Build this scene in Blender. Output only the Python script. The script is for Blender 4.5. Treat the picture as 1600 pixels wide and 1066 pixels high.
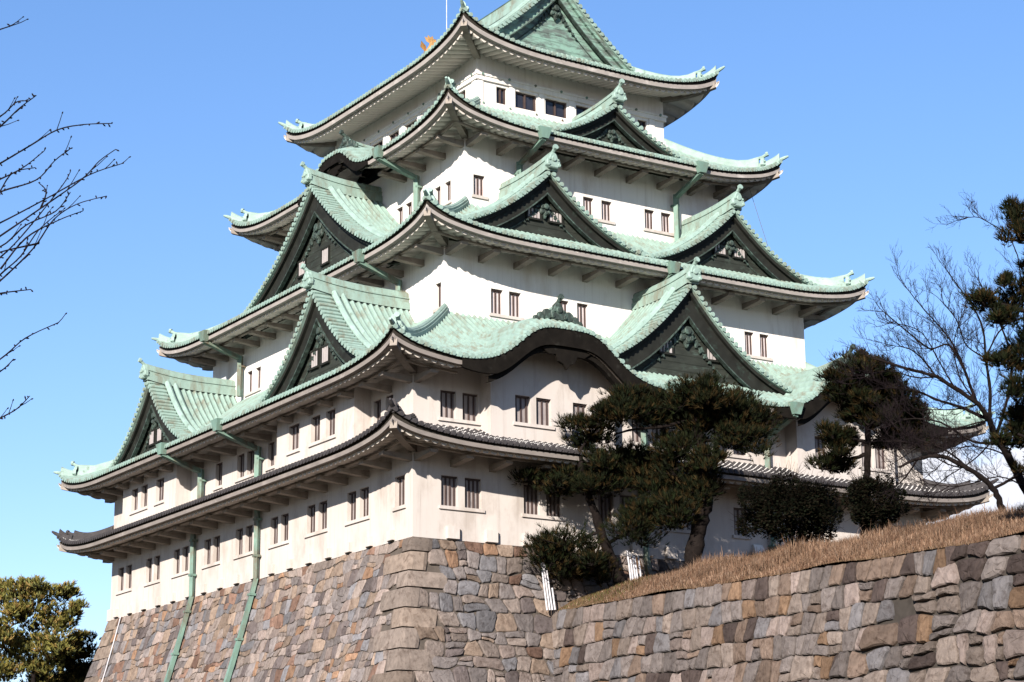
import bpy, math, random
from mathutils import Vector, Matrix
R_ = math.radians
scene = bpy.context.scene
COL = scene.collection
for o in list(bpy.data.objects):
    bpy.data.objects.remove(o)

# ------------------------------------------------------------------ camera
CR = Vector((0.8396331, -0.5430676, -0.0096865))
CU = Vector((-0.1294286, -0.2173651, 0.9674713))
CF = Vector((0.5275078, 0.8110672, 0.2527954))
CPOS = Vector((-46.02682, -79.13466, -14.84312))
cam_d = bpy.data.cameras.new('camera')
cam = bpy.data.objects.new('camera', cam_d)
COL.objects.link(cam)
cam_d.sensor_width = 36.0
cam_d.lens = 36.0 * 3200.3 / 1600.0
cam_d.clip_start = 0.5
cam_d.clip_end = 9000.0
m3 = Matrix((CR, CU, -CF)).transposed()
cam.matrix_world = Matrix.Translation(CPOS) @ m3.to_4x4()
scene.camera = cam

# ------------------------------------------------------------------ world, sun, exposure
SUN_EL, SUN_AZ = 22.0, math.atan2(-0.77, -0.64)     # azimuth measured from +Y towards +X
world = bpy.data.worlds.new('World')
scene.world = world
world.use_nodes = True
wn = world.node_tree
wn.nodes.clear()
w_out = wn.nodes.new('ShaderNodeOutputWorld')
w_bg = wn.nodes.new('ShaderNodeBackground')
w_bg.inputs['Strength'].default_value = 0.098
sky = wn.nodes.new('ShaderNodeTexSky')
sky.sky_type = 'NISHITA'
sky.sun_disc = False
sky.sun_elevation = R_(SUN_EL)
sky.sun_rotation = SUN_AZ
sky.altitude = 0.0
sky.air_density = 1.0
sky.dust_density = 0.1
sky.ozone_density = 3.0
# low white winter clouds, placed by direction in the sky
geo = wn.nodes.new('ShaderNodeTexCoord')
sep = wn.nodes.new('ShaderNodeSeparateXYZ')
wn.links.new(geo.outputs['Generated'], sep.inputs[0])
nz = wn.nodes.new('ShaderNodeTexNoise')
nz.inputs['Scale'].default_value = 34.0
nz.inputs['Detail'].default_value = 8.0
nz.inputs['Roughness'].default_value = 0.62
wn.links.new(geo.outputs['Generated'], nz.inputs['Vector'])


def wmath(op, a, b=None, c=None, clamp=False):
    n = wn.nodes.new('ShaderNodeMath')
    n.operation = op
    n.use_clamp = clamp
    for k, v in enumerate((a, b, c)):
        if v is None:
            continue
        if isinstance(v, (int, float)):
            n.inputs[k].default_value = v
        else:
            wn.links.new(v, n.inputs[k])
    return n.outputs[0]


# cloud bank low over the eastern horizon (direction of about +X)
east = wmath('MULTIPLY_ADD', sep.outputs['X'], 1.0, 0.0)
band = wmath('SUBTRACT', 0.205, sep.outputs['Z'])
band = wmath('MULTIPLY', band, 26.0)
side = wmath('MULTIPLY', wmath('SUBTRACT', east, 0.668), 60.0, clamp=True)
dens = wmath('ADD', band, wmath('MULTIPLY', wmath('SUBTRACT', nz.outputs['Fac'], 0.5), 1.6))
dens = wmath('MULTIPLY', wmath('MULTIPLY', dens, 3.0, clamp=True), side, clamp=True)
mixc = wn.nodes.new('ShaderNodeMix')
mixc.data_type = 'RGBA'
hsv = wn.nodes.new('ShaderNodeHueSaturation')
hsv.inputs['Saturation'].default_value = 1.22
hsv.inputs['Value'].default_value = 1.0
tint = wn.nodes.new('ShaderNodeMix')
tint.data_type = 'RGBA'
tint.blend_type = 'MULTIPLY'
tint.inputs['Factor'].default_value = 1.0
tint.inputs['B'].default_value = (0.95, 0.895, 1.0, 1)
wn.links.new(sky.outputs[0], tint.inputs['A'])
gam = wn.nodes.new('ShaderNodeGamma')
gam.inputs['Gamma'].default_value = 0.82
wn.links.new(tint.outputs['Result'], gam.inputs['Color'])
wn.links.new(gam.outputs[0], hsv.inputs['Color'])
wn.links.new(hsv.outputs[0], mixc.inputs['A'])
mixc.inputs['B'].default_value = (3.6, 3.7, 4.1, 1)
wn.links.new(dens, mixc.inputs['Factor'])
wn.links.new(mixc.outputs['Result'], w_bg.inputs['Color'])
wn.links.new(w_bg.outputs[0], w_out.inputs[0])

sun_d = bpy.data.lights.new('sun', 'SUN')
sun_d.energy = 4.2
sun_d.angle = R_(0.5)
sun_d.color = (1.0, 0.93, 0.84)
sun = bpy.data.objects.new('sun', sun_d)
COL.objects.link(sun)
to_sun = Vector((math.sin(SUN_AZ) * math.cos(R_(SUN_EL)), math.cos(SUN_AZ) * math.cos(R_(SUN_EL)), math.sin(R_(SUN_EL))))
sun.rotation_euler = (-to_sun).to_track_quat('-Z', 'Y').to_euler()
sun.location = (-40, -40, 60)
scene.view_settings.view_transform = 'Standard'
scene.view_settings.look = 'None'
scene.view_settings.exposure = 1.5
scene.view_settings.gamma = 1.0
scene.cycles.max_bounces = 5
scene.cycles.diffuse_bounces = 2

# ------------------------------------------------------------------ materials
MATS = {}


def mat(name, base, rough=0.8, var=0.25, scale=2.0, stretch=(1, 1, 1), bump=0.0, bscale=12.0, metallic=0.0,
        second=None, second_amt=0.5, second_scale=1.0, attr=None, spec=0.3, planks=None, streak=None):
    """procedural material: base colour varied by noise, an optional second colour in patches, bump, plank lines"""
    m = bpy.data.materials.new(name)
    m.use_nodes = True
    nt = m.node_tree
    N, Lk = nt.nodes, nt.links
    bs = N['Principled BSDF']
    bs.inputs['Roughness'].default_value = rough
    bs.inputs['Metallic'].default_value = metallic
    bs.inputs['Specular IOR Level'].default_value = spec
    tc = N.new('ShaderNodeTexCoord')
    mp = N.new('ShaderNodeMapping')
    mp.inputs['Scale'].default_value = stretch
    Lk.new(tc.outputs['Object'], mp.inputs['Vector'])
    n1 = N.new('ShaderNodeTexNoise')
    n1.inputs['Scale'].default_value = scale
    n1.inputs['Detail'].default_value = 6
    n1.inputs['Roughness'].default_value = 0.6
    Lk.new(mp.outputs[0], n1.inputs['Vector'])
    ramp = N.new('ShaderNodeValToRGB')
    ramp.color_ramp.elements[0].position = 0.3
    ramp.color_ramp.elements[1].position = 0.7
    lo = [c * (1 - var) for c in base]
    hi = [min(1, c * (1 + var * 0.8)) for c in base]
    ramp.color_ramp.elements[0].color = (*lo, 1)
    ramp.color_ramp.elements[1].color = (*hi, 1)
    Lk.new(n1.outputs['Fac'], ramp.inputs['Fac'])
    colour = ramp.outputs['Color']
    if second:
        n2 = N.new('ShaderNodeTexNoise')
        n2.inputs['Scale'].default_value = second_scale
        n2.inputs['Detail'].default_value = 9
        n2.inputs['Roughness'].default_value = 0.68
        Lk.new(mp.outputs[0], n2.inputs['Vector'])
        r2 = N.new('ShaderNodeValToRGB')
        r2.color_ramp.elements[0].position = 1 - second_amt - 0.08
        r2.color_ramp.elements[1].position = 1 - second_amt + 0.08
        Lk.new(n2.outputs['Fac'], r2.inputs['Fac'])
        mx = N.new('ShaderNodeMix')
        mx.data_type = 'RGBA'
        Lk.new(r2.outputs['Color'], mx.inputs['Factor'])
        Lk.new(colour, mx.inputs['A'])
        mx.inputs['B'].default_value = (*second, 1)
        colour = mx.outputs['Result']
    if streak:
        ms = N.new('ShaderNodeMapping')
        ms.inputs['Scale'].default_value = (5.0, 5.0, 0.22)
        Lk.new(tc.outputs['Object'], ms.inputs['Vector'])
        n3 = N.new('ShaderNodeTexNoise')
        n3.inputs['Scale'].default_value = 0.8
        n3.inputs['Detail'].default_value = 8
        n3.inputs['Roughness'].default_value = 0.7
        Lk.new(ms.outputs[0], n3.inputs['Vector'])
        r4 = N.new('ShaderNodeValToRGB')
        r4.color_ramp.elements[0].position = 0.52
        r4.color_ramp.elements[1].position = 0.80
        r4.color_ramp.elements[1].color = (0.75, 0.75, 0.75, 1)
        Lk.new(n3.outputs['Fac'], r4.inputs['Fac'])
        mx = N.new('ShaderNodeMix')
        mx.data_type = 'RGBA'
        Lk.new(r4.outputs['Color'], mx.inputs['Factor'])
        Lk.new(colour, mx.inputs['A'])
        mx.inputs['B'].default_value = (*streak, 1)
        colour = mx.outputs['Result']
    if attr:
        at = N.new('ShaderNodeAttribute')
        at.attribute_name = 'tone'
        mx = N.new('ShaderNodeMix')
        mx.data_type = 'RGBA'
        mx.blend_type = 'MULTIPLY'
        mx.inputs['Factor'].default_value = 1.0
        Lk.new(colour, mx.inputs['A'])
        Lk.new(at.outputs['Color'], mx.inputs['B'])
        colour = mx.outputs['Result']
    height = None
    if planks:
        sx = N.new('ShaderNodeSeparateXYZ')
        Lk.new(tc.outputs['Object'], sx.inputs[0])
        md = N.new('ShaderNodeMath')
        md.operation = 'FRACT'
        dv = N.new('ShaderNodeMath')
        dv.operation = 'DIVIDE'
        Lk.new(sx.outputs['Z'], dv.inputs[0])
        dv.inputs[1].default_value = planks
        Lk.new(dv.outputs[0], md.inputs[0])
        r3 = N.new('ShaderNodeValToRGB')
        r3.color_ramp.elements[0].position = 0.0
        r3.color_ramp.elements[0].color = (0, 0, 0, 1)
        r3.color_ramp.elements[1].position = 0.14
        Lk.new(md.outputs[0], r3.inputs['Fac'])
        height = r3.outputs['Color']
    Lk.new(colour, bs.inputs['Base Color'])
    if bump or height is not None:
        bp = N.new('ShaderNodeBump')
        bp.inputs['Strength'].default_value = max(bump, 0.6 if height is not None else 0)
        bp.inputs['Distance'].default_value = 0.05
        if height is not None:
            Lk.new(height, bp.inputs['Height'])
        else:
            nb = N.new('ShaderNodeTexNoise')
            nb.inputs['Scale'].default_value = bscale
            nb.inputs['Detail'].default_value = 5
            Lk.new(tc.outputs['Object'], nb.inputs['Vector'])
            Lk.new(nb.outputs['Fac'], bp.inputs['Height'])
        Lk.new(bp.outputs[0], bs.inputs['Normal'])
    MATS[name] = m
    return m


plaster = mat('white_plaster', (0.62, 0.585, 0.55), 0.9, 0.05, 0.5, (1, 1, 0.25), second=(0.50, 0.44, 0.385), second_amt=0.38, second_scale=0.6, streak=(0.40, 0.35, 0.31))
plaster_low = mat('dull_lower_plaster', (0.42, 0.378, 0.348), 0.9, 0.07, 0.4, (1, 1, 0.5), second=(0.335, 0.292, 0.26), second_amt=0.42, second_scale=0.55, streak=(0.26, 0.225, 0.20))  # duller base colour than the upper plaster, plus mottled stains and streaks
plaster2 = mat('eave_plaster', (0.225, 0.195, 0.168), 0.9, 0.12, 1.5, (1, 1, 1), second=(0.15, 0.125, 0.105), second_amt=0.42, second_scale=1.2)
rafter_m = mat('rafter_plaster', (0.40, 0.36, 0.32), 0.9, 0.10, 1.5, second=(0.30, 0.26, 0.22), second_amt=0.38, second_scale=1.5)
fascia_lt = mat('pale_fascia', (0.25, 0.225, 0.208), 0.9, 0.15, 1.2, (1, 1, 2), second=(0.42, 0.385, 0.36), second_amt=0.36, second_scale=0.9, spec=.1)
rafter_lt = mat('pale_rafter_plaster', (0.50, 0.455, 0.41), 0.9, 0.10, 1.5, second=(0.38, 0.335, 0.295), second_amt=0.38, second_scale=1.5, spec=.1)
fascia_m = mat('grey_brown_fascia', (0.175, 0.152, 0.137), 0.9, 0.2, 1.2, (1, 1, 2), second=(0.31, 0.28, 0.26), second_amt=0.34, second_scale=0.9)  # darker fascia for the two lower roofs, with paler blotches
copper = mat('green_patina_copper', (0.195, 0.272, 0.235), 0.6, 0.16, 1.2, (2.2, 2.2, 0.5), second=(0.150, 0.160, 0.125), second_amt=0.43, second_scale=0.8, bump=0.15, bscale=8)
copper_lt = mat('pale_patina_copper', (0.205, 0.285, 0.248), 0.6, 0.2, 1.5, second=(0.085, 0.11, 0.085), second_amt=0.36, second_scale=2.5)
bronze = mat('dark_weathered_copper', (0.023, 0.0255, 0.021), 0.7, 0.35, 1.0, (1, 1, 3), second=(0.048, 0.066, 0.054), second_amt=0.36, second_scale=1.4, planks=0.42)
bronze_s = mat('dark_weathered_trim', (0.0145, 0.0150, 0.0127), 0.7, 0.35, 1.5, second=(0.030, 0.044, 0.036), second_amt=0.35, second_scale=2.2)
bronze_pale = mat('weathered_pale_gable', (0.085, 0.105, 0.092), 0.6, 0.3, 1.0, (1, 1, 3), second=(0.16, 0.26, 0.21), second_amt=0.5, second_scale=0.9, planks=0.42)
cusp_m = mat('blackened_cusp_board', (0.0075, 0.0062, 0.005), 0.8, 0.4, 1.5, second=(0.020, 0.019, 0.016), second_amt=0.34, second_scale=2.0, spec=.05)
orn = mat('ornament_copper', (0.024, 0.033, 0.027), 0.65, 0.3, 2.5, second=(0.062, 0.096, 0.079), second_amt=0.44, second_scale=3.5)
darkgap = mat('dark_board_and_shade', (0.03, 0.026, 0.022), 0.9, 0.2)  # near-black: band under the tiles, window backs, painted shade at wall lugs
wood_bar = mat('dark_lattice_bar', (0.05, 0.032, 0.028), 0.7, 0.2)
shutter = mat('pinkish_shutter', (0.44, 0.38, 0.37), 0.8, 0.2, 1.2, second=(0.34, 0.12, 0.10), second_amt=0.34, second_scale=0.45)
shutter_grey = mat('grey_shutter', (0.25, 0.215, 0.205), 0.85, 0.3, 0.7, second=(0.13, 0.11, 0.105), second_amt=0.42, second_scale=0.5)
glass_dk = mat('dark_interior_glass', (0.02, 0.02, 0.026), 0.12, 0.3, 1.0, spec=0.5)  # near-black colour stands in for the unlit room behind the openings
palebar = mat('pale_gable_bar', (0.31, 0.28, 0.27), 0.8, 0.1)
gold = mat('gold_leaf', (0.48, 0.27, 0.10), 0.5, 0.3, 4.0, metallic=0.5, bump=0.4, bscale=6)
pipe_m = mat('green_pipe_copper', (0.115, 0.185, 0.15), 0.6, 0.25, 1.4, (1, 1, 0.5), second=(0.10, 0.075, 0.05), second_amt=0.44, second_scale=0.8)
tile_m = mat('grey_clay_tile', (0.043, 0.039, 0.040), 0.8, 0.3, 2.5, bump=0.2)
lime = mat('lime_joint', (0.45, 0.43, 0.41), 0.9, 0.15, 3.0)
stone = mat('castle_stone', (0.60, 0.60, 0.60), 0.92, 0.22, 3.0, attr=True, bump=0.5, bscale=7.0, second=(0.33, 0.31, 0.30), second_amt=0.42, second_scale=3.6)
mortar_lt = mat('earthy_joint', (0.075, 0.062, 0.052), 1.0, 0.3, spec=.05)
mortar = mat('dark_joint', (0.035, 0.03, 0.026), 1.0, 0.3)
soil = mat('dry_soil', (0.11, 0.07, 0.04), 1.0, 0.35, 1.5, bump=0.5)
ground_m = mat('ground_gravel', (0.075, 0.065, 0.045), 1.0, 0.25, 0.6, bump=0.3)
grass_m = mat('dry_pampas_grass', (0.62, 0.55, 0.50), 0.9, 0.25, 0.8, attr=True)
needle = mat('pine_needles', (0.75, 0.75, 0.75), 0.75, 0.3, 0.7, attr=True)
bark = mat('pine_bark', (0.0105, 0.008, 0.0072), 0.95, 0.4, 4.0, bump=0.8, bscale=9)
twig_m = mat('bare_twig', (0.012, 0.0085, 0.0095), 0.9, 0.3, 2.0)
pole_m = mat('white_pole_paint', (0.42, 0.41, 0.43), 0.6, 0.25, 3.0)
black_m = mat('dark_cable', (0.05, 0.05, 0.05), 0.6, 0.1)

for _m, _s in ((needle, .03), (bark, .04), (twig_m, .04), (bronze, .12), (bronze_s, .10), (stone, .10), (tile_m, .10), (grass_m, .05), (soil, .05), (ground_m, .05), (mortar, .02), (darkgap, .02), (plaster, .1), (plaster_low, .1), (plaster2, .1), (copper, .2), (copper_lt, .2)):
    _m.node_tree.nodes['Principled BSDF'].inputs['Specular IOR Level'].default_value = _s

# ------------------------------------------------------------------ mesh helpers
random.seed(7)


class MB:
    def __init__(s):
        s.v, s.f, s.m, s.c, s.sm = [], [], [], [], []
        s.has_c = False

    def vert(s, p, c=None):
        s.v.append((p[0], p[1], p[2]))
        if c is not None:
            s.has_c = True
        s.c.append(c if c is not None else (1, 1, 1))
        return len(s.v) - 1

    def face(s, ids, m=0):
        s.f.append(tuple(ids))
        s.m.append(m)

    def poly(s, pts, m=0, c=None):
        s.face([s.vert(p, c) for p in pts], m)

    def grid(s, rows, m=0, c=None, mfun=None):
        """rows: list of equally long point lists"""
        ids = [[s.vert(p, c) for p in r] for r in rows]
        for i in range(len(ids) - 1):
            for j in range(len(ids[0]) - 1):
                s.face((ids[i][j], ids[i][j + 1], ids[i + 1][j + 1], ids[i + 1][j]), mfun(i, j) if mfun else m)

    def box8(s, p, m=0, c=None):
        """p: 8 points, bottom ring then top ring"""
        i = [s.vert(q, c) for q in p]
        for f in ((3, 2, 1, 0), (4, 5, 6, 7), (0, 1, 5, 4), (1, 2, 6, 5), (2, 3, 7, 6), (3, 0, 4, 7)):
            s.face([i[k] for k in f], m)

    def box(s, a, b, m=0, c=None):
        x0, y0, z0 = (min(a[k], b[k]) for k in range(3))
        x1, y1, z1 = (max(a[k], b[k]) for k in range(3))
        s.box8([(x0, y0, z0), (x1, y0, z0), (x1, y1, z0), (x0, y1, z0), (x0, y0, z1), (x1, y0, z1), (x1, y1, z1), (x0, y1, z1)], m, c)

    def beam(s, a, b, w, h, m=0, up=(0, 0, 1)):
        a, b, up = Vector(a), Vector(b), Vector(up)
        d = (b - a).normalized()
        sx = d.cross(up).normalized() * (w / 2)
        uz = sx.cross(d).normalized() * (h / 2)
        s.box8([a - sx - uz, a + sx - uz, b + sx - uz, b - sx - uz, a - sx + uz, a + sx + uz, b + sx + uz, b - sx + uz], m)

    def tube(s, pts, rad, n=8, m=0, cap=True, c=None):
        pts = [Vector(p) for p in pts]
        if isinstance(rad, (int, float)):
            rad = [rad] * len(pts)
        rings = []
        prev = None
        for i, p in enumerate(pts):
            d = (pts[min(i + 1, len(pts) - 1)] - pts[max(i - 1, 0)])
            if d.length < 1e-9:
                d = Vector((0, 0, 1))
            d.normalize()
            ref = prev if prev is not None else (Vector((0, 0, 1)) if abs(d.z) < 0.9 else Vector((1, 0, 0)))
            a = (ref - d * ref.dot(d))
            if a.length < 1e-6:
                a = d.orthogonal()
            a.normalize()
            prev = a
            b = d.cross(a)
            rings.append([s.vert(p + (a * math.cos(2 * math.pi * k / n) + b * math.sin(2 * math.pi * k / n)) * rad[i], c) for k in range(n)])
        for i in range(len(rings) - 1):
            for k in range(n):
                s.face((rings[i][k], rings[i][(k + 1) % n], rings[i + 1][(k + 1) % n], rings[i + 1][k]), m)
        if cap:
            s.face(rings[0][::-1], m)
            s.face(rings[-1], m)

    def prism(s, outline, ax_u, ax_v, org, ax_n, thick, m=0, bevel=0.0):
        """extruded outline (u,v) list placed at org"""
        U, V, N, O = Vector(ax_u), Vector(ax_v), Vector(ax_n), Vector(org)
        cu = sum(p[0] for p in outline) / len(outline)
        cv = sum(p[1] for p in outline) / len(outline)
        back = [s.vert(O + U * p[0] + V * p[1]) for p in outline]
        mid = [s.vert(O + U * p[0] + V * p[1] + N * (thick - bevel)) for p in outline]
        k = 1 - (bevel / max(0.1, max(abs(p[0] - cu) for p in outline)) if bevel else 0)
        front = [s.vert(O + U * (cu + (p[0] - cu) * k) + V * (cv + (p[1] - cv) * k) + N * thick) for p in outline]
        n = len(outline)
        for i in range(n):
            j = (i + 1) % n
            s.face((back[i], back[j], mid[j], mid[i]), m)
            s.face((mid[i], mid[j], front[j], front[i]), m)
        s.face(front, m)

    def build(s, name, mats, parent=None, smooth=False):
        me = bpy.data.meshes.new(name)
        me.from_pydata(s.v, [], s.f)
        if not isinstance(mats, (list, tuple)):
            mats = [mats]
        for mm in mats:
            me.materials.append(mm)
        me.polygons.foreach_set('material_index', s.m)
        if s.has_c:
            ca = me.color_attributes.new('tone', 'FLOAT_COLOR', 'POINT')
            flat = []
            for c in s.c:
                flat += [c[0], c[1], c[2], 1.0]
            ca.data.foreach_set('color', flat)
        if smooth:
            me.polygons.foreach_set('use_smooth', [True] * len(me.polygons))
        me.update()
        o = bpy.data.objects.new(name, me)
        COL.objects.link(o)
        if parent is not None:
            o.parent = parent
        return o


def tag(o, label=None, cat=None, group=None, kind=None):
    if label:
        o['label'] = label
    if cat:
        o['category'] = cat
    if group:
        o['group'] = group
    if kind:
        o['kind'] = kind
    return o


def empty(name, loc=(0, 0, 0)):
    o = bpy.data.objects.new(name, None)
    o.empty_display_size = 0.5
    o.location = loc
    COL.objects.link(o)
    return o


# ------------------------------------------------------------------ the keep: dimensions (metres, near corner of the first storey at the origin)
K = 2.12
W, L = 15 * K, 35.5
I3, I4, I5 = 2 * K, 3.5 * K, 4.5 * K
keep = empty('castle_keep', (0, 0, 0))
tag(keep, 'large white Japanese castle keep with five tiers of green copper roofs on a stone base', 'castle')


def prof(u):
    return 0.70 * u + 0.30 * u * u


def bell(s):
    s = abs(s)
    if s >= 1:
        return 0.0
    e = 1 / (1 + (1 / 0.50) ** 4)
    return (1 / (1 + (s / 0.50) ** 4) - e) / (1 - e)


class Side:
    """one side of a tier: a runs along the eave, r runs inward from the eave"""
    def __init__(s, tier, O, A, N, Le, karas, main):
        s.t, s.O, s.A, s.N, s.Le, s.karas, s.main = tier, O, A, N, Le, karas, main

    def P(s, a, r, z):
        return (s.O[0] + s.A[0] * a + s.N[0] * r, s.O[1] + s.A[1] * a + s.N[1] * r, z)

    def kz(s, a):
        return sum(A * bell((a - c) / w) for c, w, A in s.karas)

    def lift(s, a):
        c = max(0.0, min(a, s.Le - a))
        t = s.t
        return t.lift * max(0.0, 1 - c / 7.0) ** 2.9 + 0.22 * max(0.0, 1 - c / 1.6) ** 2 + 0.10 * (abs(a - s.Le / 2) / (s.Le / 2)) ** 2

    def ez(s, a):
        return s.t.ze + s.lift(a) + s.kz(a)

    def sz(s, a, r):
        t = s.t
        u = min(1.0, r / t.D)
        base = t.ze + s.lift(a) * (1 - u) ** 1.5 + t.H * prof(u)
        k = s.kz(a)
        if k > 0.02:
            q = min(1.0, r / 1.5)
            base = max(base, t.ze + s.lift(a) * (1 - u) + k * (1 + 0.25 * (1 - (1 - q) ** 2)) + 0.03 * r)
        return base

    def in_kara(s, a, f=0.98):
        return any(abs(a - c) < w * f for c, w, A in s.karas)


class Tier:
    def __init__(s, ins, d, D, ze, H, lift, Lc, karas=None, main_pitch=0.335):
        s.ins, s.d, s.D, s.ze, s.H, s.lift, s.Lc = ins, d, D, ze, H, lift, Lc
        karas = karas or {}
        x0, x1, y0, y1 = ins - d, W - ins + d, ins - d, L - ins + d
        s.rect = (x0, x1, y0, y1)
        s.sides = {
            'S': Side(s, (x0, y0), (1, 0), (0, 1), x1 - x0, karas.get('S', []), True),
            'W': Side(s, (x0, y0), (0, 1), (1, 0), y1 - y0, karas.get('W', []), True),
            'N': Side(s, (x0, y1), (1, 0), (0, -1), x1 - x0, [], False),
            'E': Side(s, (x1, y0), (0, 1), (-1, 0), y1 - y0, [], False)}


PITCH = 0.335
RIB = ((-0.100, 0.0), (-0.082, 0.080), (0.0, 0.125), (0.082, 0.080), (0.100, 0.0))


def rib_columns(le, pitch):
    n = max(2, int(round(le / pitch)))
    p = le / n
    cols, cents = [(0.001, 0.0)], []
    for j in range(n):
        c = (j + 0.5) * p
        cents.append(c)
        for o, h in RIB:
            cols.append((c + o, h))
    cols.append((le - 0.001, 0.0))
    return cols, cents


def skirt_mesh(mb, sd, rows, m=0, rlim=None, limejoint=None):
    cols, cents = rib_columns(sd.Le, PITCH if sd.main else 0.6)
    D = sd.t.D if rlim is None else rlim
    ids = []
    for a, h in cols:
        rm = min(D, max(0.0, min(a, sd.Le - a)))
        col = [mb.vert(sd.P(a, 0, sd.ez(a) - 0.10))]
        for k in range(rows + 1):
            r = rm * k / rows
            hh = h if rm > 0.12 else 0
            col.append(mb.vert(sd.P(a, r, sd.sz(a, r) + hh)))
        ids.append(col)
    for i in range(len(ids) - 1):
        for k in range(rows + 1):
            mb.face((ids[i][k], ids[i][k + 1], ids[i + 1][k + 1], ids[i + 1][k]), m)
    # round tile ends along the eave
    for c in cents:
        if not sd.main:
            break
        z = sd.ez(c) + 0.005
        ring = []
        back = []
        for q in range(8):
            t = 2 * math.pi * q / 8
            ring.append(mb.vert(sd.P(c + 0.118 * math.cos(t), -0.05, z + 0.118 * math.sin(t))))
            back.append(mb.vert(sd.P(c + 0.118 * math.cos(t), 0.10, z + 0.03 + 0.118 * math.sin(t))))
        mb.face(ring, m)
        for q in range(8):
            mb.face((ring[q], ring[(q + 1) % 8], back[(q + 1) % 8], back[q]), m)
    if limejoint is not None:
        # lime dabs on the joints of the clay tiles: along the ribs and round each rib
        rng = random.Random(3)
        for c in cents:
            for q in range(int(D / 0.30)):
                r = 0.15 + 0.30 * q
                if r > min(c, sd.Le - c) - 0.15:
                    continue
                if rng.random() < 0.85:
                    z = sd.sz(c, r)
                    for (o0, h0), (o1, h1) in zip(RIB[:-1], RIB[1:]):
                        if rng.random() < 0.9:
                            mb.poly([sd.P(c + o0 * 1.12, r, z + h0 + .016), sd.P(c + o1 * 1.12, r, z + h1 + .016),
                                     sd.P(c + o1 * 1.12, r + 0.07, sd.sz(c, r + .07) + h1 + .016), sd.P(c + o0 * 1.12, r + 0.07, sd.sz(c, r + .07) + h0 + .016)], limejoint)
                if rng.random() < 0.8:
                    o = 0.115
                    for sg in (-1, 1):
                        if rng.random() < .6:
                            mb.poly([sd.P(c + sg * o, r, sd.sz(c, r) + .012), sd.P(c + sg * (o + .05), r, sd.sz(c, r) + .012),
                                     sd.P(c + sg * (o + .05), r + .24, sd.sz(c, r + .24) + .012), sd.P(c + sg * o, r + .24, sd.sz(c, r + .24) + .012)], limejoint)


def eave_mesh(mb, sd):
    """boards under the tile edge: 0 dark, 1 plaster, 2 weathered copper (cusped gables)"""
    n = max(10, int(sd.Le / 0.25))
    fb = 0.37 if sd.t.ins != I5 else 0.42
    sec = [(0.02, -0.10), (0.16, -0.10), (0.16, -0.18), (0.11, -0.18), (0.13, -fb), (0.42, -fb)]
    rows = []
    for j in range(n + 1):
        a = sd.Le * j / n
        c = min(a, sd.Le - a)
        rows.append([sd.P(min(max(a, min(r, sd.Le / 2)), sd.Le - min(r, sd.Le / 2)), r, sd.ez(a) + dz - (0.16 * sd.lift(a) if q > 1 else 0)) for q, (r, dz) in enumerate(sec)])
    mats = [0, 0, 0, 1, 1]
    mb.grid(rows, mfun=lambda i, j: (2 if sd.in_kara(sd.Le * (i + .5) / n) and mats[j] == 1 else mats[j]))


def rafter_mesh(mb, sd, d, flat=False):
    """plastered underside with a ripple of round rafters"""
    p = 0.44 if sd.main else 0.9
    n = max(2, int(sd.Le / p))
    p = sd.Le / n
    k = 6
    ids = []
    for j in range(n * k + 1):
        a = p * j / k
        t = (j % k) / k
        bump = math.sqrt(max(0, 1 - (2 * t - 1) ** 2 / 0.82)) if abs(2 * t - 1) < 0.9 else 0
        c = min(a, sd.Le - a)
        rm = min(d + 0.05, c)
        r0 = min(0.40, rm)
        z = sd.ez(a) - 0.16 * sd.lift(a)
        amp = (0.15 if sd.t.ins != I5 else 0.24) if not sd.in_kara(a) else 0.03
        col = [mb.vert(sd.P(a, r0, z - 0.34))]
        for q in range(4):
            r = r0 + (rm - r0) * q / 3
            col.append(mb.vert(sd.P(a, r, z - 0.37 - amp * bump + 0.20 * (r - 0.4))))
        ids.append(col)
    for i in range(len(ids) - 1):
        for q in range(4):
            mb.face((ids[i][q], ids[i + 1][q], ids[i + 1][q + 1], ids[i][q + 1]))


def bracket_mesh(mb, sd, d):
    """purlin and the beams that carry it out from the wall"""
    ze = sd.t.ze
    r = 1.25
    n = max(1, int(round((sd.Le - 2 * d) / K)))
    zb = ze - 0.37 - 0.15 + 0.20 * (r - 0.4) - 0.10
    segs = 24
    skip = [(c - w * 0.85, c + w * 0.85) for c, w, A in sd.karas]
    for i in range(segs):
        a0, a1 = r + (sd.Le - 2 * r) * i / segs, r + (sd.Le - 2 * r) * (i + 1) / segs
        if any(s0 < (a0 + a1) / 2 < s1 for s0, s1 in skip):
            continue
        z0, z1 = zb + sd.lift(a0) * .6, zb + sd.lift(a1) * .6
        mb.beam(sd.P(a0, r, z0 + .05), sd.P(a1, r, z1 + .05), 0.16, 0.10)
    for i in range(n + 1):
        a = d + (sd.Le - 2 * d) * i / n
        a = min(max(a, d + 0.2), sd.Le - d - 0.2)
        if any(s0 < a < s1 for s0, s1 in skip):
            continue
        z = zb + sd.lift(a) * .6 - 0.18
        mb.box8([sd.P(a + sa, rr, z + zz) for zu in (0, 1) for sa, rr, zz in ((-.20, 1.0, -.05 + zu * .16), (.20, 1.0, -.05 + zu * .16), (.15, d, -.20 + zu * .34), (-.15, d, -.20 + zu * .34))])


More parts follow.
